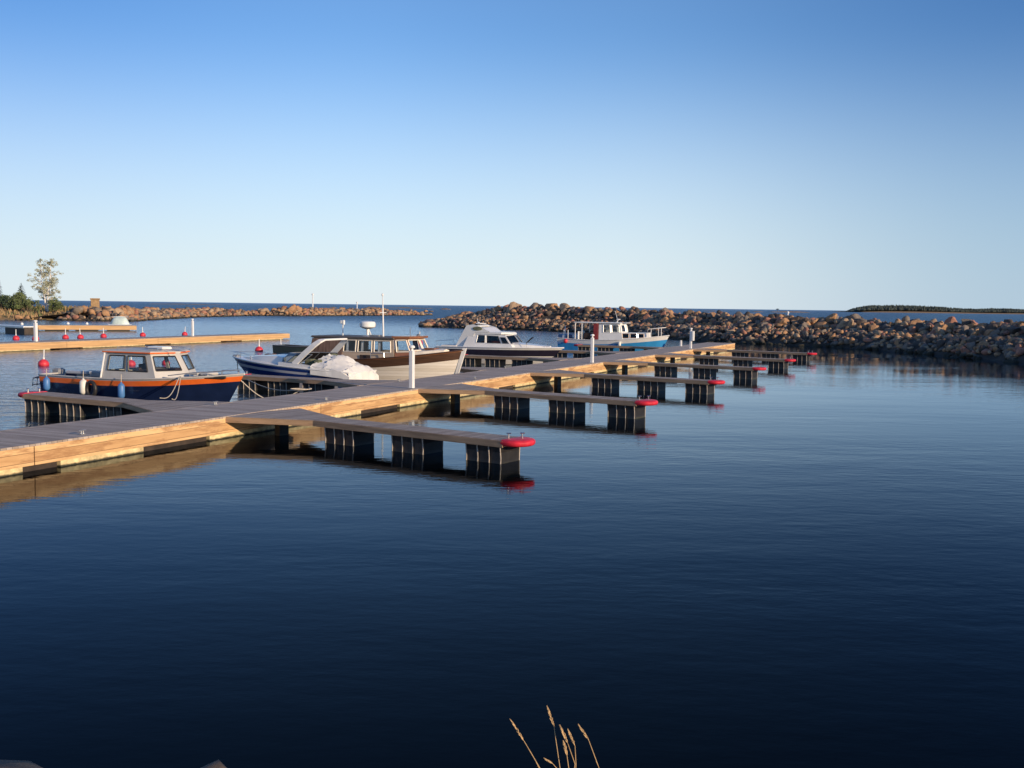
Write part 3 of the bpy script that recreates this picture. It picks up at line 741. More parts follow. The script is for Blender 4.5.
def boat_root(name, s_, n_, fwd, label, cat='boat', yaw=0, heel=0):
    d = N*fwd; o = empty(name, SN(s_, n_), math.atan2(d.y, d.x)+yaw, label, cat, 'boats moored along the left side of the pier')
    return o
def rail(parent, pts, posts, r=.014, name='bow_rail', m=None):
    mb = MB(); mb.tube(pts, r, 6)
    for a, b in posts: mb.tube([a, b], r, 6)
    return mb.build(name, m or M['steel'], parent)

# --- B1 navy/orange workboat -------------------------------------------------
b1 = boat_root('workboat', 28.55, -27.15, 1, 'navy blue workboat with orange band and grey cabin, nearest boat at the left')
L1_ = 8.6
zs1 = lambda t: .88+.02*(1-t)+.30*max(0, (t-.35)/.65)**1.8
sh1 = hull(b1, L1_, 2.8, zs1, [lambda z: -.35, lambda z: -.15, lambda z: .05, lambda z: z*.5, lambda z: z-.26, lambda z: z-.07, lambda z: z], [M['navy'], M['orange'], M['workgrey']], rake=1.0, rowmat=[0,0,0,0,1,2,0], bowp=2.6, lowp=1.7, flare=.85)
gunwale(b1, sh1, .035, M['workgrey'])
deck_from(b1, sh1, M['workgrey'], dz=-.03, name='foredeck', t0=.55)
deck_from(b1, sh1, M['deckgrey'], dz=-.42, name='cockpit_floor', t0=0, t1=.6, inset=.06)
mb = MB(); bz = .86; tz = 1.82
fb = [(-1.3,-1.12,bz),(1.3,-1.12,bz),(.90,-.95,tz),(-1.18,-.95,tz)]
wall(b1, mb, fb, [(.09,.44,.34,.9),(.50,.88,.34,.9)], frame=M['black'], glass=M['glass'])
wall(b1, mb, [(1.3,1.12,bz),(-1.3,1.12,bz),(-1.18,.95,tz),(.90,.95,tz)], [(.08,.50,.34,.9),(.56,.95,.34,.9)], frame=M['black'], glass=M['glass'])
wall(b1, mb, [(1.3,-1.12,bz),(1.9,-.1,bz),(1.28,-.1,tz),(.90,-.95,tz)], [(.08,.93,.38,.9)], frame=M['black'], glass=M['glass'], name='windscreen')
wall(b1, mb, [(1.9,-.1,bz),(1.9,.1,bz),(1.28,.1,tz),(1.28,-.1,tz)], [], frame=M['black'], glass=M['glass'])
wall(b1, mb, [(1.9,.1,bz),(1.3,1.12,bz),(.90,.95,tz),(1.28,.1,tz)], [(.07,.92,.38,.9)], frame=M['black'], glass=M['glass'], name='windscreen')
wall(b1, mb, [(-1.3,1.12,bz),(-1.3,-1.12,bz),(-1.18,-.95,tz),(-1.18,.95,tz)], [(.05,.48,.32,.92),(.54,.95,.32,.92)], frame=M['workgrey'], glass=M['glass'], name='aft_window')
mb.build('cabin_wall', M['workgrey'], b1)
rf = MB(); rp = [(-1.3,-1.0),(.95,-1.0),(1.3,-.15),(1.3,.15),(.95,1.0),(-1.3,1.0)]
rings = [[Vector((x*k, y*k, z)) for x, y in rp] for z, k in ((tz,.985),(tz+.005,1.0),(tz+.07,1.0),(tz+.11,.93))]
rf.loft(rings, True, True); ro = rf.build('roof', M['workgrey'], b1)
mb = MB(); 
for sg in (-1, 1): mb.tube([(-1.31,sg*1.01,tz+.03),(.95,sg*1.01,tz+.03),(1.32,sg*.15,tz+.03)], .028, 6)
mb.tube([(-1.31,-1.01,tz+.03),(-1.31,1.01,tz+.03)], .028, 6)
mb.build('roof_trim', M['orange'], b1)
for sg in (-1, 1):
    mb = MB(); mb.tube([(-1.32,sg*1.13,bz),(-1.22,sg*1.0,tz)], .03, 6); mb.build('corner_post', M['white'], b1)
mb = MB(); mb.bevbox((.35,.1,tz+.17), (.75,.5,.12), .03); mb.build('roof_hatch', M['gel_white'], b1)
mb = MB(); mb.tube([(-.9,-.7,tz+.11),(-.9,-.7,tz+.2),(1.0,-.7,tz+.2),(1.0,-.7,tz+.1)], .014, 6); mb.tube([(-.9,.7,tz+.11),(-.9,.7,tz+.2),(1.0,.7,tz+.2),(1.0,.7,tz+.1)], .014, 6); mb.build('roof_rail', M['steel'], b1)
mb = MB(); mb.tube([(.2,-.45,tz+.16),(1.2,-.5,tz+.17),(2.15,-.55,tz+.12)], .014, 6); mb.build('boat_hook', M['steel'], b1)
mb = MB(); mb.bevbox((-2.3,0,.72), (1.5,1.3,.5), .04); mb.build('engine_box', M['deckgrey'], b1)
mb = MB(); mb.bevbox((-1.75,-.7,.98), (.55,.5,.2), .03); mb.build('equipment_box', M['greybox'], b1)
mb = MB(); mb.bevbox((-2.95,-.55,1.0), (1.1,.35,.12), .03); mb.build('bench', M['silver_band'], b1)
for x in (2.3, 2.75):
    mb = MB(); mb.bevbox((x,0,1.13), (.35,.6,.1), .03); mb.build('deck_hatch', M['workgrey'], b1)
rail(b1, [(1.7,-.95,1.08),(2.6,-.85,1.2),(3.6,-.35,1.28),(4.1,0,1.32),(3.6,.35,1.28),(2.6,.85,1.2)], [((2.6,-.85,1.0),(2.6,-.85,1.2)),((3.6,-.35,1.1),(3.6,-.35,1.28))], .018, 'bow_rail', M['grey_metal'])
mb = MB(); mb.bevbox((3.45,-.52,1.06), (.75,.12,.1), .02, (0,0,.42)); mb.build('bow_pad', M['black'], b1)
# inboard helm and seat visible through the glass
mb = MB(); mb.bevbox((.6,0,1.0), (.5,1.6,.45), .04); mb.build('dashboard', M['interior'], b1)
mb = MB(); mb.bevbox((-.6,.45,.95), (.45,.5,.4), .05); mb.bevbox((-.82,.45,1.2), (.08,.4,.3), .03); mb.build('helm_seat', M['interior'], b1)
# outboard motor on stern
mb = MB(); mb.bevbox((-4.42,-.2,.92), (.42,.34,.34), .06); mb.build('outboard_cowl', M['greybox'], b1)
mb = MB(); mb.bevbox((-4.42,-.2,.4), (.18,.14,.8), .03); mb.box((-4.45,-.2,.0), (.34,.05,.3)); mb.build('outboard_leg', M['black'], b1)
mb = MB()
for y in (.35,.75): mb.tube([(-4.15,y,.9),(-4.5,y,.9),(-4.55,y,-.1)], .02, 6)
for z in (.15,.4,.65): mb.tube([(-4.53,.35,z),(-4.53,.75,z)], .018, 6)
mb.build('stern_ladder', M['steel'], b1)
mb = MB()
for y in (-1.1,-.7,-.9): mb.tube([(-4.15,y,.88),(-4.7,y-.05,.75),(-4.75,y-.05,.45)], .022, 6)
mb.tube([(-4.7,-1.15,.75),(-4.7,-.7,.75)], .022, 6); mb.tube([(-4.74,-1.15,.5),(-4.74,-.7,.5)], .022, 6); mb.build('stern_bracket', M['grey_metal'], b1)
def on_boat(b, p): 
    return Matrix.Translation(b.location) @ Matrix.Rotation(b.rotation_euler.z, 4, 'Z') @ Vector(p)
def fender(p, m, label, h=.5, r=.12, top=None):
    o = empty('fender', p, 0, label, 'fender', 'fenders hanging on the workboat')
    mb = MB(); mb.lathe([(.02,-h/2),(r*.7,-h/2+.03),(r,-h/2+.1),(r,h/2-.1),(r*.7,h/2-.03),(.035,h/2),(.035,h/2+.04)], n=14); mb.build('body', m, o, smooth=True)
    mb = MB(); mb.tube([(0,0,h/2+.03),(0,.02,h/2+.32)], .012, 5); mb.build('line', M['rope'], o)
fender(on_boat(b1, (-3.7,-1.42,.58)), M['fender_blue'], 'blue cylinder fender hanging near the stern of the workboat')
fender(on_boat(b1, (-1.75,-1.52,.56)), M['fender_white'], 'white cylinder fender hanging amidships on the workboat', .56, .135)
fender(on_boat(b1, (.1,-1.55,.5)), M['fender_blue'], 'blue cylinder fender hanging below the workboat cabin window', .56)
t_ = MB(); rings = []
for k in range(21):
    a = 2*math.pi*k/20; c = Vector((math.cos(a)*.21, 0, math.sin(a)*.26)); d_ = Vector((math.cos(a), 0, math.sin(a)))
    rings.append([c+d_*.07*math.cos(b)+Vector((0,.07*math.sin(b),0)) for b in [2*math.pi*q/8 for q in range(8)]])
t_.loft(rings, True); o = t_.build('tyre_fender', M['black'], smooth=True); o.location = on_boat(b1, (-1.4,-1.50,.5)); o.rotation_euler = (0,0,b1.rotation_euler.z)
tag(o, 'small black tyre fender hanging beside the white fender on the workboat', 'fender', 'fenders hanging on the workboat')

# --- B2 blue striped sports boat, bow to the left ----------------------------
b2_ = boat_root('sports_boat', 37.6, -27.2, -1, 'blue and silver striped sports boat with white radar arch and white stern cover')
zs2 = lambda t: .74+.44*t**1.1
sh2 = hull(b2_, 7.1, 2.6, zs2, [lambda z: -.35, lambda z: -.05, lambda z: .44*z, lambda z: .67*z, lambda z: .79*z, lambda z: .94*z, lambda z: z], [M['navy2'], M['silver_band'], M['gel_white']], rake=1.5, rowmat=[1,1,0,1,0,2,2], bowp=2.3, lowp=1.5, flare=.75)
gunwale(b2_, sh2, .03, M['gel_white'])
deck_from(b2_, sh2, M['gel_white'], dz=.0, name='foredeck', t0=.5, inset=0)
deck_from(b2_, sh2, M['interior'], dz=-.45, name='cockpit_floor', t0=0, t1=.52)
mb = MB(); rings = []
for x, wd_, z in ((2.9,.1,1.17),(2.2,.4,1.24),(1.4,.62,1.30),(.6,.75,1.33),(.2,.8,1.28)):
    rings.append([Vector((x,-wd_,.95)), Vector((x,-wd_*.85,z)), Vector((x,0,z+.04)), Vector((x,wd_*.85,z)), Vector((x,wd_,.95))])
mb.loft(rings, False, True); mb.build('cabin_trunk', M['gel_white'], b2_, smooth='auto')
ws = [(-1.1,-1.12),(-.2,-1.0),(.45,-.55),(.6,0),(.45,.55),(-.2,1.0),(-1.1,1.12)]
rings = [[Vector((x,y,1.08)) for x,y in ws], [Vector((x-.5,y*.9,1.47)) for x,y in ws]]
mb = MB(); mb.loft(rings, False); mb.build('windscreen', M['tint'], b2_)
mb = MB(); mb.tube(rings[1], .022, 6); mb.tube(rings[0], .022, 6)
for k in (0,1,2,4,5,6): mb.tube([rings[0][k], rings[1][k]], .018, 6)
mb.build('windscreen_frame', M['grey_metal'], b2_)
mb = MB()
for sg in (1,-1): mb.loft([[Vector((x, sg*y, .75)), Vector((x, sg*y, z)), Vector((x, sg*(y-.2), z)), Vector((x, sg*(y-.24), .55))] for x, y, z in ((-3.3,1.14,.84),(-2.2,1.22,.94),(-.9,1.24,1.06),(.1,1.16,1.1))], False)
mb.build('coaming', M['gel_white'], b2_, smooth='auto')
def bar(mb, pts, w_, h_, ax=(0,1,0)):
    rings = []
    for i, p in enumerate(pts):
        p = Vector(p); t = (Vector(pts[min(i+1,len(pts)-1)])-Vector(pts[max(i-1,0)])).normalized(); a = Vector((1,0,0)); a = (a-t*a.dot(t)).normalized(); u = t.cross(a).normalized()
        rings.append([p+a*w_/2+u*h_/2, p-a*w_/2+u*h_/2, p-a*w_/2-u*h_/2, p+a*w_/2-u*h_/2])
    mb.loft(rings, True, True)
mb = MB()
hoop = []
for sg in (-1, 1):
    leg = [(-.75,sg*1.18,1.02),(-1.3,sg*1.16,1.5),(-1.75,sg*1.10,1.88),(-1.98,sg*1.0,2.06),(-2.08,sg*.85,2.13)]
    hoop += leg if sg < 0 else leg[::-1]
bar(mb, hoop, .24, .07); mb.build('radar_arch', M['gel_white'], b2_)
mb = MB()
for (x,y,z,sx,sy,sz) in ((-1.2,.5,.95,.45,.5,.6),(-1.2,-.5,.95,.45,.5,.6),(-1.75,0,1.0,.4,1.8,.5)): mb.bevbox((x,y,z), (sx,sy,sz), .08)
mb.build('seat', M['olive'], b2_)
mb = MB(); mb.bevbox((-1.5,-.6,1.32), (.5,.7,.22), .09, (0,.2,.3)); mb.build('folded_canopy', M['olive'], b2_)
mb = MB(); rings = []
for i in range(15):
    t = i/14; x = -1.7-t*1.95; ridge = 1.42-.04*math.sin(t*11)-(.0 if t < .35 else (t-.35)*.75); edge = .92-.16*t; wd_ = 1.27-.08*t
    if t > .85: edge -= (t-.85)*1.6; ridge -= (t-.85)*1.4
    ring = [Vector((x, -wd_*1.02, edge-.30))]
    for k in range(17):
        y = -1+2*k/16; z = edge+(ridge-edge)*(1-abs(y)**1.7)+.045*math.sin(k*2.1+i*1.3)+.03*math.sin(k*4.7-i*2.1)+random.uniform(-.02,.02)
        ring.append(Vector((x+.03*math.sin(k*1.7), y*wd_, z)))
    rings.append(ring+[Vector((x, wd_*1.02, edge-.30))])
mb.loft(rings, False)
last = rings[-1]; mb.add([tuple(p) for p in last]+[tuple(Vector((p.x-.03,p.y,.2))) for p in last], [(k,k+1,len(last)+k+1,len(last)+k) for k in range(len(last)-1)])
mb.build('stern_cover', M['cover'], b2_, smooth='auto')
mb = MB(); mb.bevbox((-3.72,0,.18), (.45,2.0,.1), .03); mb.build('swim_platform', M['gel_white'], b2_)
rail(b2_, [(1.9,-.8,1.32),(2.7,-.5,1.42),(3.4,-.12,1.42),(3.6,0,1.42),(3.4,.12,1.42),(2.7,.5,1.42),(1.9,.8,1.32)],
     [((2.7,-.5,1.05),(2.7,-.5,1.42)),((2.7,.5,1.05),(2.7,.5,1.42)),((3.3,-.15,1.1),(3.4,-.12,1.42)),((3.3,.15,1.1),(3.4,.12,1.42)),((1.9,-.8,1.0),(1.9,-.8,1.32)),((1.9,.8,1.0),(1.9,.8,1.32))], .014)
mb = MB(); mb.bevbox((3.35,0,1.22), (.3,.18,.12), .03); mb.build('bow_roller', M['grey_metal'], b2_)

# --- B3 wooden boat ----------------------------------------------------------
b3_ = boat_root('wooden_boat', 42.6, -26.4, 1, 'old wooden cabin boat with white lower hull, brown upper planks and radar dome')
zs3 = lambda t: .98+.62*max(0,(t-.3)/.7)**1.9+.12*max(0,(.3-t)/.3)
sh3 = hull(b3_, 10.6, 3.1, zs3, [lambda z: -.4, lambda z: -.1, lambda z: .15, lambda z: .3*z, lambda z: z-.44, lambda z: z-.41, lambda z: z-.06, lambda z: z], [M['clinker'], M['brown_band'], M['varnish']], rake=.75, rowmat=[1,0,0,0,1,1,2,1], bowp=2.7, lowp=1.7, flare=.78)
gunwale(b3_, sh3, .035, M['brown_band'])
deck_from(b3_, sh3, M['cream'], dz=-.05, name='deck')
mb = MB()
pb = sh3[-1]; mb.loft([[Vector((pb.x-.75,-.07,-.35)), Vector((pb.x-.60,-.05,-.35)), Vector((pb.x-.60,.05,-.35)), Vector((pb.x-.75,.07,-.35))], [Vector((pb.x-.1,-.09,pb.z+.08)), Vector((pb.x+.07,-.05,pb.z+.08)), Vector((pb.x+.07,.05,pb.z+.08)), Vector((pb.x-.1,.09,pb.z+.08))]], True, True)
mb.build('stem_post', M['gel_white'], b3_)
mb = MB(); z0 = .95; z1 = 2.03
opsS = [(.40,.545,.40,.92),(.575,.74,.40,.92),(.77,.965,.40,.92)]
A = [(-2.75,-1.18,z0),(2.1,-1.18,z0+.05),(2.0,-1.08,z1),(-2.55,-1.08,z1)]
wall(b3_, mb, A, opsS, frame=M['cream'], glass=M['glass'])
wall(b3_, mb, [(2.1,1.18,z0+.05),(-2.75,1.18,z0),(-2.55,1.08,z1),(2.0,1.08,z1)], [(1-o[1],1-o[0],o[2],o[3]) for o in opsS], frame=M['cream'], glass=M['glass'])
wall(b3_, mb, [(-2.75,1.18,z0),(-2.75,-1.18,z0),(-2.55,-1.08,z1),(-2.55,1.08,z1)], [(.35,.62,.05,.9)], frame=M['varnish'], glass=M['tint'], name='door')
mb.build('cabin_side', M['beige'], b3_)
# wheelhouse front, raked glass with cream pillars
mb = MB()
wall(b3_, mb, [(2.15,-1.16,z0+.1),(3.05,-.95,z0+.15),(2.60,-.85,z1+.06),(2.03,-1.06,z1+.03)], [(.12,.92,.38,.93)], frame=M['cream'], glass=M['glass'], fw_=.035, name='quarter_window')
wall(b3_, mb, [(3.05,-.95,z0+.15),(3.25,0,z0+.15),(2.77,0,z1+.06),(2.60,-.85,z1+.06)], [(.06,.94,.42,.93)], frame=M['cream'], glass=M['glass'], fw_=.035, name='windscreen')
wall(b3_, mb, [(3.25,0,z0+.15),(3.05,.95,z0+.15),(2.60,.85,z1+.06),(2.77,0,z1+.06)], [(.06,.94,.42,.93)], frame=M['cream'], glass=M['glass'], fw_=.035, name='windscreen')
wall(b3_, mb, [(3.05,.95,z0+.15),(2.15,1.16,z0+.1),(2.03,1.06,z1+.03),(2.60,.85,z1+.06)], [(.08,.88,.38,.93)], frame=M['cream'], glass=M['glass'], fw_=.035, name='quarter_window')
mb.build('wheelhouse_front', M['varnish'], b3_)
mb = MB(); mb.bevbox((-.3,0,z1+.05), (4.75,2.34,.1), .035); mb.build('roof', M['roof_dark'], b3_)
mb = MB(); mb.prism([(1.95,-1.15),(2.8,-.92),(3.0,0),(2.8,.92),(1.95,1.15)], z1+.06, z1+.17); mb.build('wheelhouse_roof', M['varnish'], b3_)
mb = MB(); mb.bevbox((-.2,0,1.05), (3.6,1.5,.45), .05); mb.build('saloon_furniture', M['interior'], b3_)
for x in (-.7,-.2,.15,.7,1.1):
    mb = MB(); rings = [[Vector((x+.16*q/6, -1.04+.02*math.sin(q*2)+(.0 if z < 1.6 else .05), z)) for q in range(7)] for z in (1.38,1.95)]
    mb.loft(rings, False); mb.build('curtain', M['curtain'], b3_)
mb = MB(); mb.box((.5,-1.2,1.12), (.6,.02,.28)); mb.build('name_board', M['interior'], b3_)
for sg in (-1, 1):
    mb = MB(); mb.slab([(-2.8,sg*1.21,1.0),(-.85,sg*1.21,1.0),(-.8,sg*1.12,2.0),(-2.6,sg*1.12,2.0)][::sg*-1], .02)
    mb.build('aft_canvas', M['canvas'], b3_)
# fore trunk
mb = MB(); rings = []
for x, w1, z in ((2.9,.8,1.46),(3.4,.68,1.5),(4.0,.42,1.56),(4.3,.3,1.55)):
    rings.append([Vector((x,-w1,1.1)), Vector((x,-w1*.94,z)), Vector((x,0,z+.06)), Vector((x,w1*.94,z)), Vector((x,w1,1.1))])
mb.loft(rings, False, True); mb.build('fore_trunk', M['cream'], b3_)
mb = MB(); mb.bevbox((3.5,0,1.6), (.6,.5,.1), .03); mb.build('fore_hatch', M['varnish'], b3_)
rail(b3_, [(.9,-1.32,1.35),(1.6,-1.28,1.38),(1.65,-1.28,1.1)], [((.9,-1.32,1.35),(.9,-1.32,1.1))], .02, 'hand_rail')
# radar, masts
mb = MB(); mb.tube([(-.1,0,2.05),(-.1,0,2.5)], .07, 10); mb.tube([(.13,.05,2.05),(-.05,.02,2.45)], .03, 8); mb.bevbox((-.1,0,2.1), (.4,.4,.08), .02); rm = mb.build('radar_mast', M['white'], b3_)
mb = MB(); mb.lathe([(.12,2.48),(.26,2.52),(.33,2.56)], (-.1,0,0), 20); mb.build('radar_base', M['greybox'], rm)
mb = MB(); mb.lathe([(.36,2.56),(.40,2.60),(.41,2.76),(.36,2.84),(.2,2.87),(.02,2.88)], (-.1,0,0), 24); mb.build('radar_dome', M['white'], rm, smooth='auto')
mb = MB(); mb.tube([(-1.55,0,2.05),(-1.55,0,2.75)], .03, 8); mb.bevbox((-1.5,0,2.78), (.1,.12,.24), .02); mb.bevbox((-1.63,0,2.80), (.12,.12,.16), .02); mb.build('light_pole', M['white'], b3_)
mb = MB(); mb.tube([(.8,0,2.05),(.77,0,3.5),(.75,0,4.15)], [.045,.035,.018], 8); mb.tube([(.77,-.3,3.3),(.77,.3,3.3)], .02, 6); mb.lathe([(.02,4.1),(.05,4.13),(.05,4.22),(.02,4.25)], (.75,0,0), 8)
mb.build('mast', M['white'], b3_)
mb = MB(); mb.bevbox((.35,0,2.16), (.6,.3,.09), .02); mb.tube([(2.2,.2,2.1),(2.2,.2,2.6)], .015, 6); mb.lathe([(.02,2.1),(.09,2.16),(.1,2.25),(.02,2.3)], (2.6,.3,0), 10); mb.build('roof_fittings', M['grey_metal'], b3_)

# --- B4 white cruiser --------------------------------------------------------
b4 = boat_root('cabin_cruiser', 59.0, -26.5, 1, 'white motor cruiser with a dark hull stripe and swept cabin, behind the wooden boat bow')
zs4 = lambda t: 1.02+.10*t
sh4 = hull(b4, 8.4, 2.9, zs4, [lambda z: -.35, lambda z: 0.02, lambda z: .28*z, lambda z: .50*z, lambda z: .87*z, lambda z: z], [M['gel_white'], M['stripe_dark'], M['interior']], rake=1.8, rowmat=[0,0,0,1,0,0], bowp=2.4, lowp=1.5, flare=.76)
gunwale(b4, sh4, .04, M['gel_white'])
deck_from(b4, sh4, M['gel_white'], dz=.0, name='deck', inset=0)
mb = MB(); rings = []
for x, w1, z in ((.6,.95,1.42),(1.6,.8,1.3),(2.6,.5,1.22),(3.3,.2,1.16)):
    rings.append([Vector((x,-w1,1.02)), Vector((x,-w1*.85,z)), Vector((x,0,z+.06)), Vector((x,w1*.85,z)), Vector((x,w1,1.02))])
mb.loft(rings, False, True); mb.build('fore_trunk', M['gel_white'], b4, smooth='auto')
mb = MB()
q = [(-2.3,-1.2,1.05),(1.15,-1.1,1.1),(.55,-.92,1.85),(-1.95,-.95,1.95)]
wall(b4, mb, q, [(.25,.45,.32,.88),(.48,.80,.30,.88),(.83,.97,.30,.8)], frame=M['grey_metal'], glass=M['tint'], fw_=.02)
wall(b4, mb, [(1.15,1.1,1.1),(-2.3,1.2,1.05),(-1.95,.95,1.95),(.55,.92,1.85)], [(.035,.21,.40,.84),(.24,.54,.40,.86),(.57,.76,.42,.86)], frame=M['grey_metal'], glass=M['tint'], fw_=.02)
wall(b4, mb, [(1.15,-1.1,1.1),(1.35,0,1.15),(.75,0,1.9),(.55,-.92,1.85)], [(.06,.96,.28,.92)], frame=M['grey_metal'], glass=M['tint'], fw_=.02, name='windscreen')
wall(b4, mb, [(1.35,0,1.15),(1.15,1.1,1.1),(.55,.92,1.85),(.75,0,1.9)], [(.04,.94,.28,.92)], frame=M['grey_metal'], glass=M['tint'], fw_=.02, name='windscreen')
mb.build('cabin_wall', M['gel_white'], b4)
mb = MB(); mb.loft([[Vector((x*k, y*k, z)) for x, y in ((-2.0,-1.0),(.3,-.98),(.78,-.4),(.78,.4),(.3,.98),(-2.0,1.0))] for z, k in ((1.90,1),(1.97,1),(2.04,.9))], True, True); mb.build('roof', M['gel_white'], b4)
# swept wing and flybridge aft
mb = MB()
for sg in (-1,1):
    mb.xzprism([(-2.95,1.05),(-1.9,1.05),(-1.55,1.98),(-.55,2.0),(-.95,2.3),(-1.7,2.5),(-2.15,2.42)], sg*.98-.03, sg*.98+.03)
mb.build('flybridge_side', M['gel_white'], b4)
mb = MB(); mb.box((-1.75,0,2.38), (.6,1.95,.07)); mb.loft([[Vector((-.5,-.95,2.02)),Vector((-.5,.95,2.02))],[Vector((-1.05,-.9,2.32)),Vector((-1.05,.9,2.32))]], False); mb.build('flybridge_top', M['gel_white'], b4)
mb = MB(); mb.lathe([(.02,-.03),(.32,-.02),(.34,0),(.32,.02),(.02,.03)], (0,0,0), 20, sy=.38); me_=mb.build('oval_badge', M['olive'], b4); me_.location=(-1.35,-1.03,2.24); me_.rotation_euler=(R(90),0,0)
mb = MB(); mb.bevbox((-1.6,0,2.55), (.35,.9,.06), .02); mb.lathe([(.06,2.5),(.09,2.56),(.02,2.66)], (-1.8,.1,0), 10); mb.tube([(-1.7,-.2,2.4),(-1.75,-.2,2.85)], .014, 6); mb.build('antenna_rack', M['gel_white'], b4)
mb = MB(); mb.bevbox((-.9,0,1.2), (.9,1.2,.45), .06); mb.build('saloon_seat', M['orange'], b4)
mb = MB(); mb.bevbox((-3.4,0,1.0), (1.3,2.2,.25), .08); mb.build('aft_bench', M['cream'], b4)
mb = MB(); mb.bevbox((-3.9,-1.22,.9), (.95,.1,.16), .03); mb.build('fender_rack', M['greybox'], b4)
rail(b4, [(.9,-1.05,1.3),(2.0,-.85,1.42),(3.2,-.35,1.45),(4.0,0,1.42),(3.2,.35,1.45),(2.0,.85,1.42)], [((2.0,-.85,1.05),(2.0,-.85,1.42)),((3.2,-.35,1.1),(3.2,-.35,1.45)),((2.0,.85,1.05),(2.0,.85,1.42)),((3.2,.35,1.1),(3.2,.35,1.45))], .011)
mb = MB(); mb.tube([(1.7,-.2,1.35),(2.05,-.2,1.65),(2.2,-.2,1.75)], [.04,.05,.03], 8); mb.build('search_light', M['black'], b4)
rail(b4, [(-4.15,-1.2,1.1),(-4.2,-1.2,1.4),(-4.2,1.2,1.4),(-4.15,1.2,1.1)], [], .02, 'stern_rail')

# --- B5 blue and white boat --------------------------------------------------
b5 = boat_root('fishing_boat', 80.9, -26.0, 1, 'bright blue and white fishing boat with canopy and small wheelhouse, farthest boat on the pier')
zs5 = lambda t: .95+.50*max(0,(t-.35)/.65)**1.7+.10*max(0,(.25-t)/.25)
sh5 = hull(b5, 9.4, 2.9, zs5, [lambda z: -.4, lambda z: 0.0, lambda z: .3*z, lambda z: z-.34, lambda z: z-.08, lambda z: z], [M['bright_blue'], M['gel_white'], M['dark_blue']], rake=.8, rowmat=[0,0,0,1,1,2], bowp=2.6, lowp=1.6, flare=.8)
gunwale(b5, sh5, .04, M['gel_white']); deck_from(b5, sh5, M['deckgrey'], dz=-.08)
mb = MB(); q = [(-.2,-1.0,.95),(3.0,-.75,1.12),(2.95,-.68,1.62),(-.2,-.92,1.58)]
ops5 = [(.36,.53,.28,.86),(.57,.74,.28,.86),(.78,.93,.28,.82)]
wall(b5, mb, q, ops5, frame=M['varnish'], glass=M['tint'], fw_=.02)
wall(b5, mb, [(3.0,.75,1.12),(-.2,1.0,.95),(-.2,.92,1.58),(2.95,.68,1.62)], [(1-o[1],1-o[0],o[2],o[3]) for o in ops5], frame=M['varnish'], glass=M['tint'], fw_=.02)
mb.slab([(3.0,-.75,1.12),(3.0,.75,1.12),(2.95,.68,1.62),(2.95,-.68,1.62)], .04); mb.slab([(-.2,-.92,1.6),(2.97,-.7,1.64),(2.97,.7,1.64),(-.2,.92,1.6)], .04)
mb.build('cuddy', M['gel_white'], b5)
mb = MB(); q = [(-1.1,-.98,.95),(1.05,-.95,1.55),(.75,-.85,2.3),(-1.1,-.9,2.3)]
wall(b5, mb, [(-1.1,-1.0,.95),(1.0,-.97,1.0),(.72,-.85,2.35),(-1.1,-.9,2.35)], [(.20,.52,.46,.92),(.58,.93,.46,.92)], frame=M['gel_white'], glass=M['glass'], fw_=.035)
wall(b5, mb, [(1.0,.97,1.0),(-1.1,1.0,.95),(-1.1,.9,2.35),(.72,.85,2.35)], [(.07,.42,.46,.92),(.48,.8,.46,.92)], frame=M['gel_white'], glass=M['glass'], fw_=.035)
wall(b5, mb, [(1.0,-.97,1.0),(1.15,0,1.0),(.85,0,2.35),(.72,-.85,2.35)], [(.08,.93,.5,.92)], frame=M['gel_white'], glass=M['glass'], fw_=.035, name='windscreen')
wall(b5, mb, [(1.15,0,1.0),(1.0,.97,1.0),(.72,.85,2.35),(.85,0,2.35)], [(.07,.92,.5,.92)], frame=M['gel_white'], glass=M['glass'], fw_=.035, name='windscreen')
mb.build('wheelhouse', M['gel_white'], b5)
mb = MB(); mb.bevbox((-1.35,-.97,1.65), (.42,.06,1.35), .015); mb.build('door', M['maroon'], b5)
mb = MB(); mb.bevbox((-1.25,0,2.40), (4.1,2.1,.09), .03); mb.build('canopy', M['gel_white'], b5)
mb = MB()
for x in (-3.2,-2.6):
    for sg in (-1,1): mb.tube([(x,sg*.98,.9),(x,sg*.98,2.38)], .04, 8)
mb.build('canopy_post', M['gel_white'], b5)
mb = MB(); mb.bevbox((-3.0,0,1.3), (.12,1.6,.7), .03); mb.build('aft_windbreak', M['white'], b5)
mb = MB(); mb.bevbox((-2.1,.2,1.25), (1.1,1.2,.6), .08); mb.build('deck_gear', M['interior'], b5)
mb = MB(); mb.tube([(-4.2,-1.0,1.0),(-4.2,-1.0,1.75)], .035, 6); mb.tube([(-3.8,-1.1,1.0),(-3.8,-1.1,1.75)], .035, 6); mb.tube([(-4.55,.3,1.0),(-4.6,.3,2.1)], .035, 6); mb.build('stern_post', M['gel_white'], b5)
mb = MB(); mb.bevbox((-4.45,0,1.15), (.5,2.3,.45), .08); mb.build('stern_locker', M['dark_blue'], b5)
mb = MB(); mb.tube([(.15,0,2.42),(.3,0,2.75)], .05, 8); mb.tube([(.2,0,2.7),(0,0,3.4)], .018, 6); mb.bevbox((.3,0,2.7), (.2,.5,.08), .02); mb.bevbox((.9,0,2.42), (.7,1.0,.05), .02); mb.build('antenna_mast', M['gel_white'], b5)
rail(b5, [(3.0,-.75,1.35),(3.1,-.75,1.95),(3.9,-.45,2.05),(4.4,0,2.1),(3.9,.45,2.05),(3.1,.75,1.95)], [((3.9,-.45,1.4),(3.9,-.45,2.05)),((3.9,.45,1.4),(3.9,.45,2.05)),((3.3,-.65,1.35),(3.35,-.65,1.97))], .03, 'bow_rail', M['gel_white'])
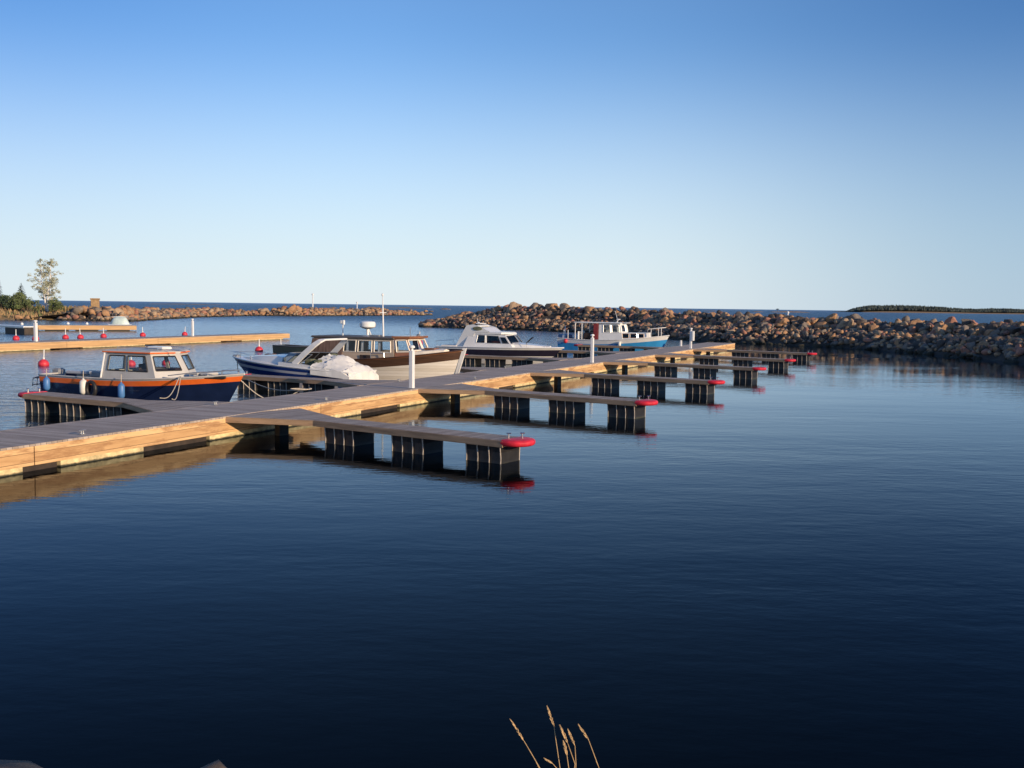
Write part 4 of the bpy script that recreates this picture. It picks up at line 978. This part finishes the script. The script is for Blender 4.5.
mb = MB(); mb.lathe([(.02,-.25),(.12,-.2),(.13,.2),(.02,.25)], n=12); o = mb.build('fender', M['fender_white'], smooth=True); o.location = on_boat(b5, (.9,-1.5,.65)); tag(o, 'white fender hanging on the side of the blue and white boat', 'fender')
mb = MB(); mb.lathe([(.02,-.18),(.15,-.1),(.17,.05),(.1,.17),(.02,.2)], n=14); o = mb.build('fender', M['buoy_red'], smooth=True); o.location = on_boat(b5, (-3.9,-1.42,.8)); tag(o, 'red ball fender at the stern of the blue and white boat', 'fender')

# --- small dark rowing boat behind the sports boat ---------------------------
pr = W(303, 353, 0)
rb = empty('rowing_boat', pr, math.atan2(N.y, N.x), 'small dark open rowing boat floating behind the blue sports boat windscreen', 'boat')
M['darkgreen'] = mat('dark_green_hull', (.03,.045,.045), .4, .2, 3)
shr = hull(rb, 4.4, 1.7, lambda t: .55+.12*abs(t-.4), [lambda z: -.2, lambda z: 0.02, lambda z: .5*z, lambda z: .86*z, lambda z: z], [M['darkgreen'], M['black']], rake=.5, rowmat=[0,0,0,1,0], bowp=2.4, lowp=1.6)
gunwale(rb, shr, .025, M['grey_metal']); deck_from(rb, shr, M['darkgreen'], dz=-.35, name='floor')
mb = MB(); 
for x in (-1.2,.1,1.1): mb.box((x,0,.42), (.28,1.35,.04))
mb.build('thwart', M['pine_weathered'], rb)

# --- ropes -------------------------------------------------------------------
def rope(name, pts, r, label):
    ps = []
    P = [Vector(p) for p in pts]
    for i in range(len(P)-1):
        for k in range(6):
            t = k/6; p0 = P[max(i-1,0)]; p1 = P[i]; p2_ = P[i+1]; p3_ = P[min(i+2,len(P)-1)]
            ps.append(.5*((2*p1)+(p2_-p0)*t+(2*p0-5*p1+4*p2_-p3_)*t*t+(3*p1-p0-3*p2_+p3_)*t**3))
    ps.append(P[-1]); mb = MB(); mb.tube(ps, r, 6); o = mb.build(name, M['rope'], smooth=True); return tag(o, label, 'rope', 'mooring ropes')
def sag(a, b, k): m_ = (a+b)/2-Vector((0,0,k)); return [a, a.lerp(m_, .55)-Vector((0,0,k*.2)), m_, m_.lerp(b, .45)-Vector((0,0,k*.2)), b]
a = on_boat(b1, (2.35,-1.1,1.08))
rope('mooring_rope', sag(a, W(160,398,DECK+.02,False), .28), .016, 'left rope of the pair from the workboat foredeck down to the pier')
rope('mooring_rope', sag(a+Vector((.05,0,0)), W(172,399,DECK+.02,False), .32), .016, 'right rope of the pair from the workboat foredeck down to the pier')
a = on_boat(b1, (4.05,0,1.02)); e = W(300,390.5,DECK+.02,False)
rope('mooring_rope', sag(a, e, .55), .02, 'rope sagging from the workboat bow to the pier edge')
a = W(247,379.5,DECK-.1,False)
rope('mooring_rope', sag(a, e+Vector((.05,.1,0)), .18), .018, 'rope from the striped boat pontoon to the pier edge')
cpt = [e+Vector((math.cos(k*.9)*(.12+.02*k), math.sin(k*.9)*(.12+.02*k), .01+.004*k)) for k in range(16)]
rope('rope_coil', cpt, .018, 'small coil of pale rope on the pier edge near the striped boat')
a = on_boat(b2_, (3.6,.3,1.12)); rope('mooring_rope', [on_boat(b2_, (3.2,0,1.14)), on_boat(b2_, (2.95,.42,1.12)), on_boat(b2_, (2.9,.47,.8)), on_boat(b2_, (3.0,.30,.5))], .02, 'pale rope looped over the bow of the striped boat')

# ------------------------------------------------------------------ left shore: ground, bushes, trees
shore_prof = [(-3,-1),(0,-.1),(2,.6),(8,1.3),(16,1.9),(28,2.0),(40,-1)]
SH = Line([W(-160,324), W(-60,323), W(0,322), W(55,321.3), W(84,321.3)], JT.side)
m, t, b = new_mat('shore_grass'); n = noise(t, .25, 6, coords(t)); 
t.links.new(ramp(t, n, [(.3,(.10,.10,.04)),(.5,(.26,.18,.09)),(.7,(.36,.24,.12))]), b.inputs['Base Color']); b.inputs['Roughness'].default_value = .95; M['grassland'] = m
bank('shore_ground', SH, shore_prof, lambda u: 1.0, M['grassland'], step=3, jit=.4)
mb = MB()
for _ in range(5200):
    u = random.uniform(0, SH.len); v = random.uniform(.8, 26); p, t_, nn = SH.at(u); z = pl(shore_prof, v)
    p = p+nn*v+Vector((0,0,z-.1)); h = random.uniform(.4,1.0); a = random.uniform(0,6.28); wv = Vector((math.cos(a), math.sin(a), 0))*random.uniform(.1,.3)
    tip = p+Vector((random.uniform(-.2,.2), random.uniform(-.2,.2), h)); mb.add([p-wv, p+wv, tip], [(0,1,2)], random.choice((0,0,0,1)))
M['drygrass'] = mat('dry_grass', (.34,.23,.115), .9, .35, .8)
o = mb.build('shore_grass', [M['drygrass'], M['leaf']], recalc=False); tag(o, 'tan dry grass covering the low shore below the birch', 'grass', kind='stuff')

def leaves(mb, centres, n, size, flat=1.0):
    for (c, r) in centres:
        c = Vector(c)
        for _ in range(n):
            d = Vector(rng.normal(size=3)); d.normalize(); p = c+Vector((d.x*r, d.y*r, d.z*r*flat))*(random.random()**.4)
            a = Vector(rng.normal(size=3)); a.normalize(); b_ = a.orthogonal().normalized(); s_ = size*random.uniform(.6,1.3)
            mb.add([p+a*s_, p+b_*s_*.6, p-a*s_, p-b_*s_*.6], [(0,1,2,3)])
def birch(loc, H, label):
    o = empty('birch_tree', loc, 0, label, 'tree')
    tk = MB(); cr = []
    stems = [(0,0,-.10,.0,.98), (.6,0,.09,.02,1.0), (.2,.2,.22,-.05,.62)]
    for (x0,y0,lx,ly,k) in stems:
        pts = [Vector((x0*.4+lx*z+.12*math.sin(z*.9+x0*3), y0+ly*z, z)) for z in [H*k*i/8 for i in range(9)]]
        tk.tube(pts, [.17*k*(1-i/9.5) for i in range(9)], 7)
        for j in range(38):
            t_ = random.uniform(.25,.98); z = H*k*t_; base = pts[min(8, int(t_*8))]; base = Vector((base.x, base.y, z))
            ln = (1-abs(t_-.5)*1.0)*random.uniform(1.0,2.9)*(1.1 if t_ < .75 else .65); a = random.uniform(0,6.28)
            e_ = base+Vector((math.cos(a)*ln, math.sin(a)*ln, ln*random.uniform(.1,.8)))
            mid_ = (base+e_)/2+Vector((0,0,.12)); tk.tube([base, mid_, e_], [.04,.028,.01], 4)
            cr.append((e_, random.uniform(.25,.6))); cr.append((mid_, random.uniform(.25,.45)))
    tk.build('trunk', M['birch_bark'], o)
    mb = MB(); leaves(mb, cr, 24, .115, .8); mb.build('crown', M['birch_leaf'], o, recalc=False)
    return o
def ground_at(px, v):
    p = W(px, 321.5); q = p*(1+v/p.length); q.z = 1.5; return q
birch(ground_at(46, 9), 10.0, 'tall pale birch with sparse grey-green crown standing on the left shore')
def conifer(loc, H, Rb, label):
    o = empty('conifer_tree', loc, 0, label, 'tree', 'dark trees on the left shore')
    mb = MB(); mb.tube([(0,0,-.5),(0,0,H)], [.16,.03], 7); mb.build('trunk', M['bark'], o)
    mb = MB()
    for k in range(int(H*11)):
        z = H*(.08+.92*k/(H*11)); rr = Rb*(1-z/H)**.8+.1
        for _ in range(7):
            a = random.uniform(0,6.28); l = rr*random.uniform(.5,1.1); e_ = Vector((math.cos(a)*l, math.sin(a)*l, z-l*.25)); s_ = Vector((-math.sin(a), math.cos(a), 0))*l*.16
            q = Vector((math.cos(a)*l*.3, math.sin(a)*l*.3, z)); mb.add([q, e_*.8+Vector((0,0,z*.2))+s_, e_, e_*.8+Vector((0,0,z*.2))-s_], [(0,1,2,3)])
    mb.build('crown', M['needle'], o, recalc=False); return o
def bush(loc, H, Rb, label, m='leaf', n=26):
    o = empty('bush', loc, 0, label, 'bush', 'bushes on the left shore')
    mb = MB(); cs = []
    tk = MB()
    for k in range(n):
        a = random.uniform(0,6.28); r_ = Rb*random.random()**.6*.8; z = H*random.uniform(.15,.85)*(1-.4*(r_/Rb)**2)
        c = Vector((math.cos(a)*r_, math.sin(a)*r_, z)); cs.append((c, random.uniform(.35,.6)*H*.32)); tk.tube([(0,0,-.3), c*.5+Vector((0,0,z*.1)), c], [.05,.03,.01], 4)
    tk.build('stem', M['bark'], o); leaves(mb, cs, 70, .13); mb.build('crown', M[m], o, recalc=False); return o
conifer(ground_at(-1, 12), 6.8, 1.9, 'dark conifer cut off by the left edge of the photo')
conifer(ground_at(22, 14), 5.6, 2.4, 'small dark conifer rising behind the green bushes, left of the birch')
bush(ground_at(14, 8), 4.6, 3.2, 'broad green bush at the left edge of the shore')
bush(ground_at(27, 6), 3.4, 2.7, 'green bush in front of the small conifer')
bush(ground_at(3, 7), 4.0, 2.8, 'dark green bush below the conifer at the left edge', 'needle')
bush(ground_at(56, 7), 3.0, 1.6, 'small green bush just right of the birch trunk')
# stone block on the jetty
p = ground_at(95.5, 7); p.z = .85
sb = empty('stone_marker', p, .35, 'square brown stone block standing on top of the left jetty', 'marker')
mb = MB(); mb.bevbox((0,0,2.1), (1.55,1.5,1.9), .08); mb.build('block', M['stone_block'], sb)
mb = MB(); mb.bevbox((0,0,3.2), (1.75,1.7,.3), .05); mb.build('cap_stone', M['stone_block'], sb)
mb = MB(); mb.bevbox((0,0,.9), (1.9,1.9,.7), .08); mb.build('plinth', M['stone_block'], sb)
# upturned pale dinghy near third pier
p = W(120, 325.3); ud = empty('upturned_dinghy', p, .05, 'pale upturned dinghy at the foot of the left jetty', 'boat')
mb = MB(); rings = []
for i in range(13):
    x = -1.5+3*i/12; k = max(.05, (1-abs(x/1.55)**3.2)); rings.append([Vector((x, math.cos(a)*.75*k, math.sin(a)*1.25*(.55+.45*k)*min(1,k*1.3))) for a in [math.pi*q/8 for q in range(9)]])
mb.loft(rings, False, True); mb.build('hull', mat('pale_hull', (.55,.66,.62), .5, .1, 2), ud, smooth='auto')
mb = MB(); mb.tube([(-1.3,0,1.22),(0,0,1.3),(1.3,0,1.22)], .04, 6); mb.build('keel', M['white'], ud)
mb = MB(); mb.bevbox((0,0,.0), (3.2,1.6,.12), .04); mb.build('gunwale', M['white'], ud)

# ------------------------------------------------------------------ distant things
def far_point(px, dist, z=0):
    d = fw*F + right*(px-512) - up*(0); d.z = 0; d.normalize(); return Vector((d.x*dist, d.y*dist, z))
def px_dir(px):
    return far_point(px, 1.0)
def island(name, pxs, hts, dist, depth, m, label=None):
    mb = MB(); rings = []
    for px, h in zip(pxs, hts):
        d = px_dir(px); c = d*(dist/d.y)
        rings.append([Vector((c.x, c.y-depth/2, -1)), Vector((c.x, c.y-depth*.4, h*.5)), Vector((c.x, c.y, h)), Vector((c.x, c.y+depth*.4, h*.6)), Vector((c.x, c.y+depth/2, -1))])
    mb.loft(rings, False, True); return tag(mb.build(name, m, smooth=True), kind='structure')
ipx = list(range(842, 1100, 4))
def ih(px):
    return float(np.interp(px, [842,850,865,890,915,935,960,972,990,1010,1030,1060,1100], [0,6,11,12.5,12,10.5,8,7.5,9,8.5,7.5,6.5,5]))
island('far_island', ipx, [max(.2, ih(x)*.45) for x in ipx], 2400, 260, M['stone_block'])
mb = MB()
for _ in range(5200):
    px = random.uniform(844, 1095); d = px_dir(px); y = 2400+random.uniform(-95, 60); c = d*(y/d.y); hh = ih(px)
    if hh < 1: continue
    g = hh*.40; th = (hh*random.uniform(.6,1.05)+1.5); r_ = random.uniform(2.0,4.5)
    if c.y < 2400-60: th *= .6
    n_ = 5; a0 = random.uniform(0,6)
    vs = [Vector((c.x+math.cos(a0+6.283*k/n_)*r_, c.y+math.sin(a0+6.283*k/n_)*r_, g+th*.3)) for k in range(n_)]+[Vector((c.x+random.uniform(-.6,.6), c.y, g+th*random.uniform(.85,1.1))), Vector((c.x, c.y, g-.5))]
    mb.add(vs, [(k, (k+1) % n_, n_) for k in range(n_)]+[(k, (k+1) % n_, n_+1) for k in range(n_)])
o = mb.build('island_forest', M['hazy_leaf'], recalc=False); tag(o, 'dark green forest covering the distant island at the right horizon', 'forest', kind='stuff')
# skerries
def skerry(px0, px1, dist, h, seed, name='skerry'):
    r_ = random.Random(seed); n_ = 16; pxs = [px0+(px1-px0)*i/n_ for i in range(n_+1)]
    return island(name, pxs, [h*math.sin(math.pi*i/n_)**.5*r_.uniform(.4,1.0)+.05 for i in range(n_+1)], dist, dist*.02, M['skerry'])
M['skerry'] = mat('skerry_rock', (.26,.19,.13), .9, .35, .05)
skerry(150, 222, 1500, 1.2, 1); skerry(364, 380, 900, 2.1, 2); skerry(330, 336, 900, 1.2, 3); skerry(384, 432, 1100, 1.1, 4)
skerry(440, 450, 900, 1.3, 5); skerry(766, 806, 1400, 2.2, 6); skerry(522, 560, 1300, 1.0, 7); skerry(750, 760, 1400, 1.3, 8); skerry(700,722,1500,1.0,9)
d = px_dir(775); c = d*(1400/d.y)
o = empty('lone_tree', (c.x, c.y, .8), 0, 'tiny lone tree on a skerry at the horizon, above the finger pontoon ends', 'tree')
mb = MB(); mb.tube([(0,0,0),(0,0,3.4)], [.35,.15], 6); mb.build('trunk', M['bark'], o)
mb = MB(); leaves(mb, [((0,0,3.6),1.5),((-1.1,0,3.3),.9),((1.2,0,3.5),.9)], 60, .4, .6); mb.build('crown', M['needle'], o, recalc=False)
def beacon(px, dist, h, r_, label):
    d = px_dir(px); c = d*(dist/d.y); o = empty('spar_beacon', (c.x, c.y, 0), 0, label, 'beacon')
    mb = MB(); mb.tube([(0,0,-.5),(0,0,h)], [r_,r_*.7], 10); mb.build('mast', M['white'], o)
    mb = MB(); mb.lathe([(r_*1.5,h),(r_*1.7,h+r_*2),(r_*.5,h+r_*3)], n=10); mb.build('top_mark', M['white'], o, smooth='auto')
beacon(313, 420, 7.2, .28, 'thin white beacon at the horizon beyond the left jetty')
beacon(357, 380, 4.0, .22, 'small white spar among the far rocks, left of the radar dome')
beacon(785.5, 210, 2.9, .16, 'small white marker beyond the breakwater at the right')
# isolated rocks off the jetty's end
for k, (px, py, s_) in enumerate(((408,314.2,2.4),(414,314.2,1.8),(422,314.6,1.6),(396,313.8,2.2),(425,311.2,2.0),(431,311.0,1.6))):
    o = bpy.data.objects.new('boulder', tpl_mesh(k, (0,1,2,3,0,2)[k])); COL.objects.link(o); o.location = W(px, py); o.scale = (s_*.9,s_*.7,s_*.6); o.rotation_euler = (.1*k,.2,k)
    tag(o, 'small rock awash in the gap between the left jetty and the breakwater', 'boulder', 'rocks awash in the harbour gap')

# ------------------------------------------------------------------ wooded bank to the right, behind the frame: casts the shade on the near breakwater
mb = MB(); rings = []
ridge = [Vector((73.5,60,0)), Vector((75,48,0)), Vector((76.5,40,0)), Vector((79,30,0)), Vector((86,18,0)), Vector((98,4,0))]
for i, p in enumerate(ridge):
    rings.append([p+Vector((-7,-4,-.5)), p+Vector((-3,-1,.8)), p+Vector((5,2,1.6)), p+Vector((20,8,1.8)), p+Vector((34,14,-.5))])
mb.loft(rings, False, True); tag(mb.build('headland_ground', M['grassland'], smooth=True), kind='structure')
mb = MB(); tk = MB()
for i in range(60):
    t_ = i/59*4.999; k = int(t_); p = ridge[k].lerp(ridge[k+1], t_-k)+Vector((random.uniform(-1,7), random.uniform(-1.5,1.5), 1.2)); H = random.uniform(12.9,14.9)+.23*max(0, t_-3.5)*8
    tk.tube([p-Vector((0,0,1)), p+Vector((0,0,H*.9))], [.22,.05], 6)
    for q in range(26):
        z = H*(.12+.85*q/26); rr = 2.5*(1-z/H)**.7+.3
        for _ in range(8):
            a = random.uniform(0,6.28); l = rr*random.uniform(.5,1.1); s_ = Vector((-math.sin(a), math.cos(a), 0))*l*.35
            mb.add([p+Vector((0,0,z)), p+Vector((math.cos(a)*l*.8, math.sin(a)*l*.8, z-.1*l))+s_, p+Vector((math.cos(a)*l, math.sin(a)*l, z-.3*l)), p+Vector((math.cos(a)*l*.8, math.sin(a)*l*.8, z-.1*l))-s_], [(0,1,2,3)])
b0 = len(mb.v); mb.v += tk.v; mb.f += [tuple(b0+i for i in f) for f in tk.f]; mb.m += [1]*len(tk.f)
tag(mb.build('headland_wood', [M['needle'], M['bark']], recalc=False), 'dense conifer wood on the headland right of the harbour', 'forest', kind='stuff')

# ------------------------------------------------------------------ dry grass tuft in the foreground
gt = empty('grass_tuft', W(556, 860, 1.75, False), 0, 'tuft of dry golden grass with seed heads at the bottom edge', 'grass')
base = gt.location.copy(); print('grass base', base)
def gp(px, py, dist):
    d_ = (fw*F + right*(px-512) - up*(py-384)).normalized(); return camp+d_*dist
stalks = [((512,722),(524,741),(541,770),(552,830),2.45),((548,709),(554,727),(560,768),(562,830),2.5),((561,728),(568,744),(575,764),(568,830),2.4),((569,732),(575,746),(576,765),(572,830),2.55),
          ((580,727),(589,741),(599,768),(590,830),2.45),((564,744),(567,756),(569,770),(566,830),2.35),((547,760),(553,764),(560,772),(562,830),2.35),((531,757),(536,762),(540,770),(552,830),2.42),((589,760),(596,761),(600,770),(588,830),2.45)]
for k, (a_, b_, c_, e_, ds) in enumerate(stalks):
    P = [gp(*a_, ds)-base, gp(*b_, ds)-base, gp(*c_, ds+.02)-base, gp(*e_, ds+.05)-base]
    mb = MB(); mb.tube([P[3].lerp(Vector((0,0,0)), .5), P[3], P[2], P[1]], [.0014,.0012,.0010,.0008], 5); so = mb.build('stalk', M['straw'], gt)
    if k in (7, 8): continue
    mb = MB(); n_ = 9
    for i in range(34):
        t_ = i/33; c = P[1].lerp(P[0], t_); r_ = .0028*math.sin(math.pi*min(1, t_*.9+.12))+.0008
        a = random.uniform(0,6.28); d_ = Vector((math.cos(a), math.sin(a), 0))*r_; ax = (P[0]-P[1]).normalized()*.009
        mb.tube([c, c+d_*.7+ax*.5, c+d_+ax], [.0005,.0012,.0003], 4)
    mb.build('seed_head', M['straw'], so)
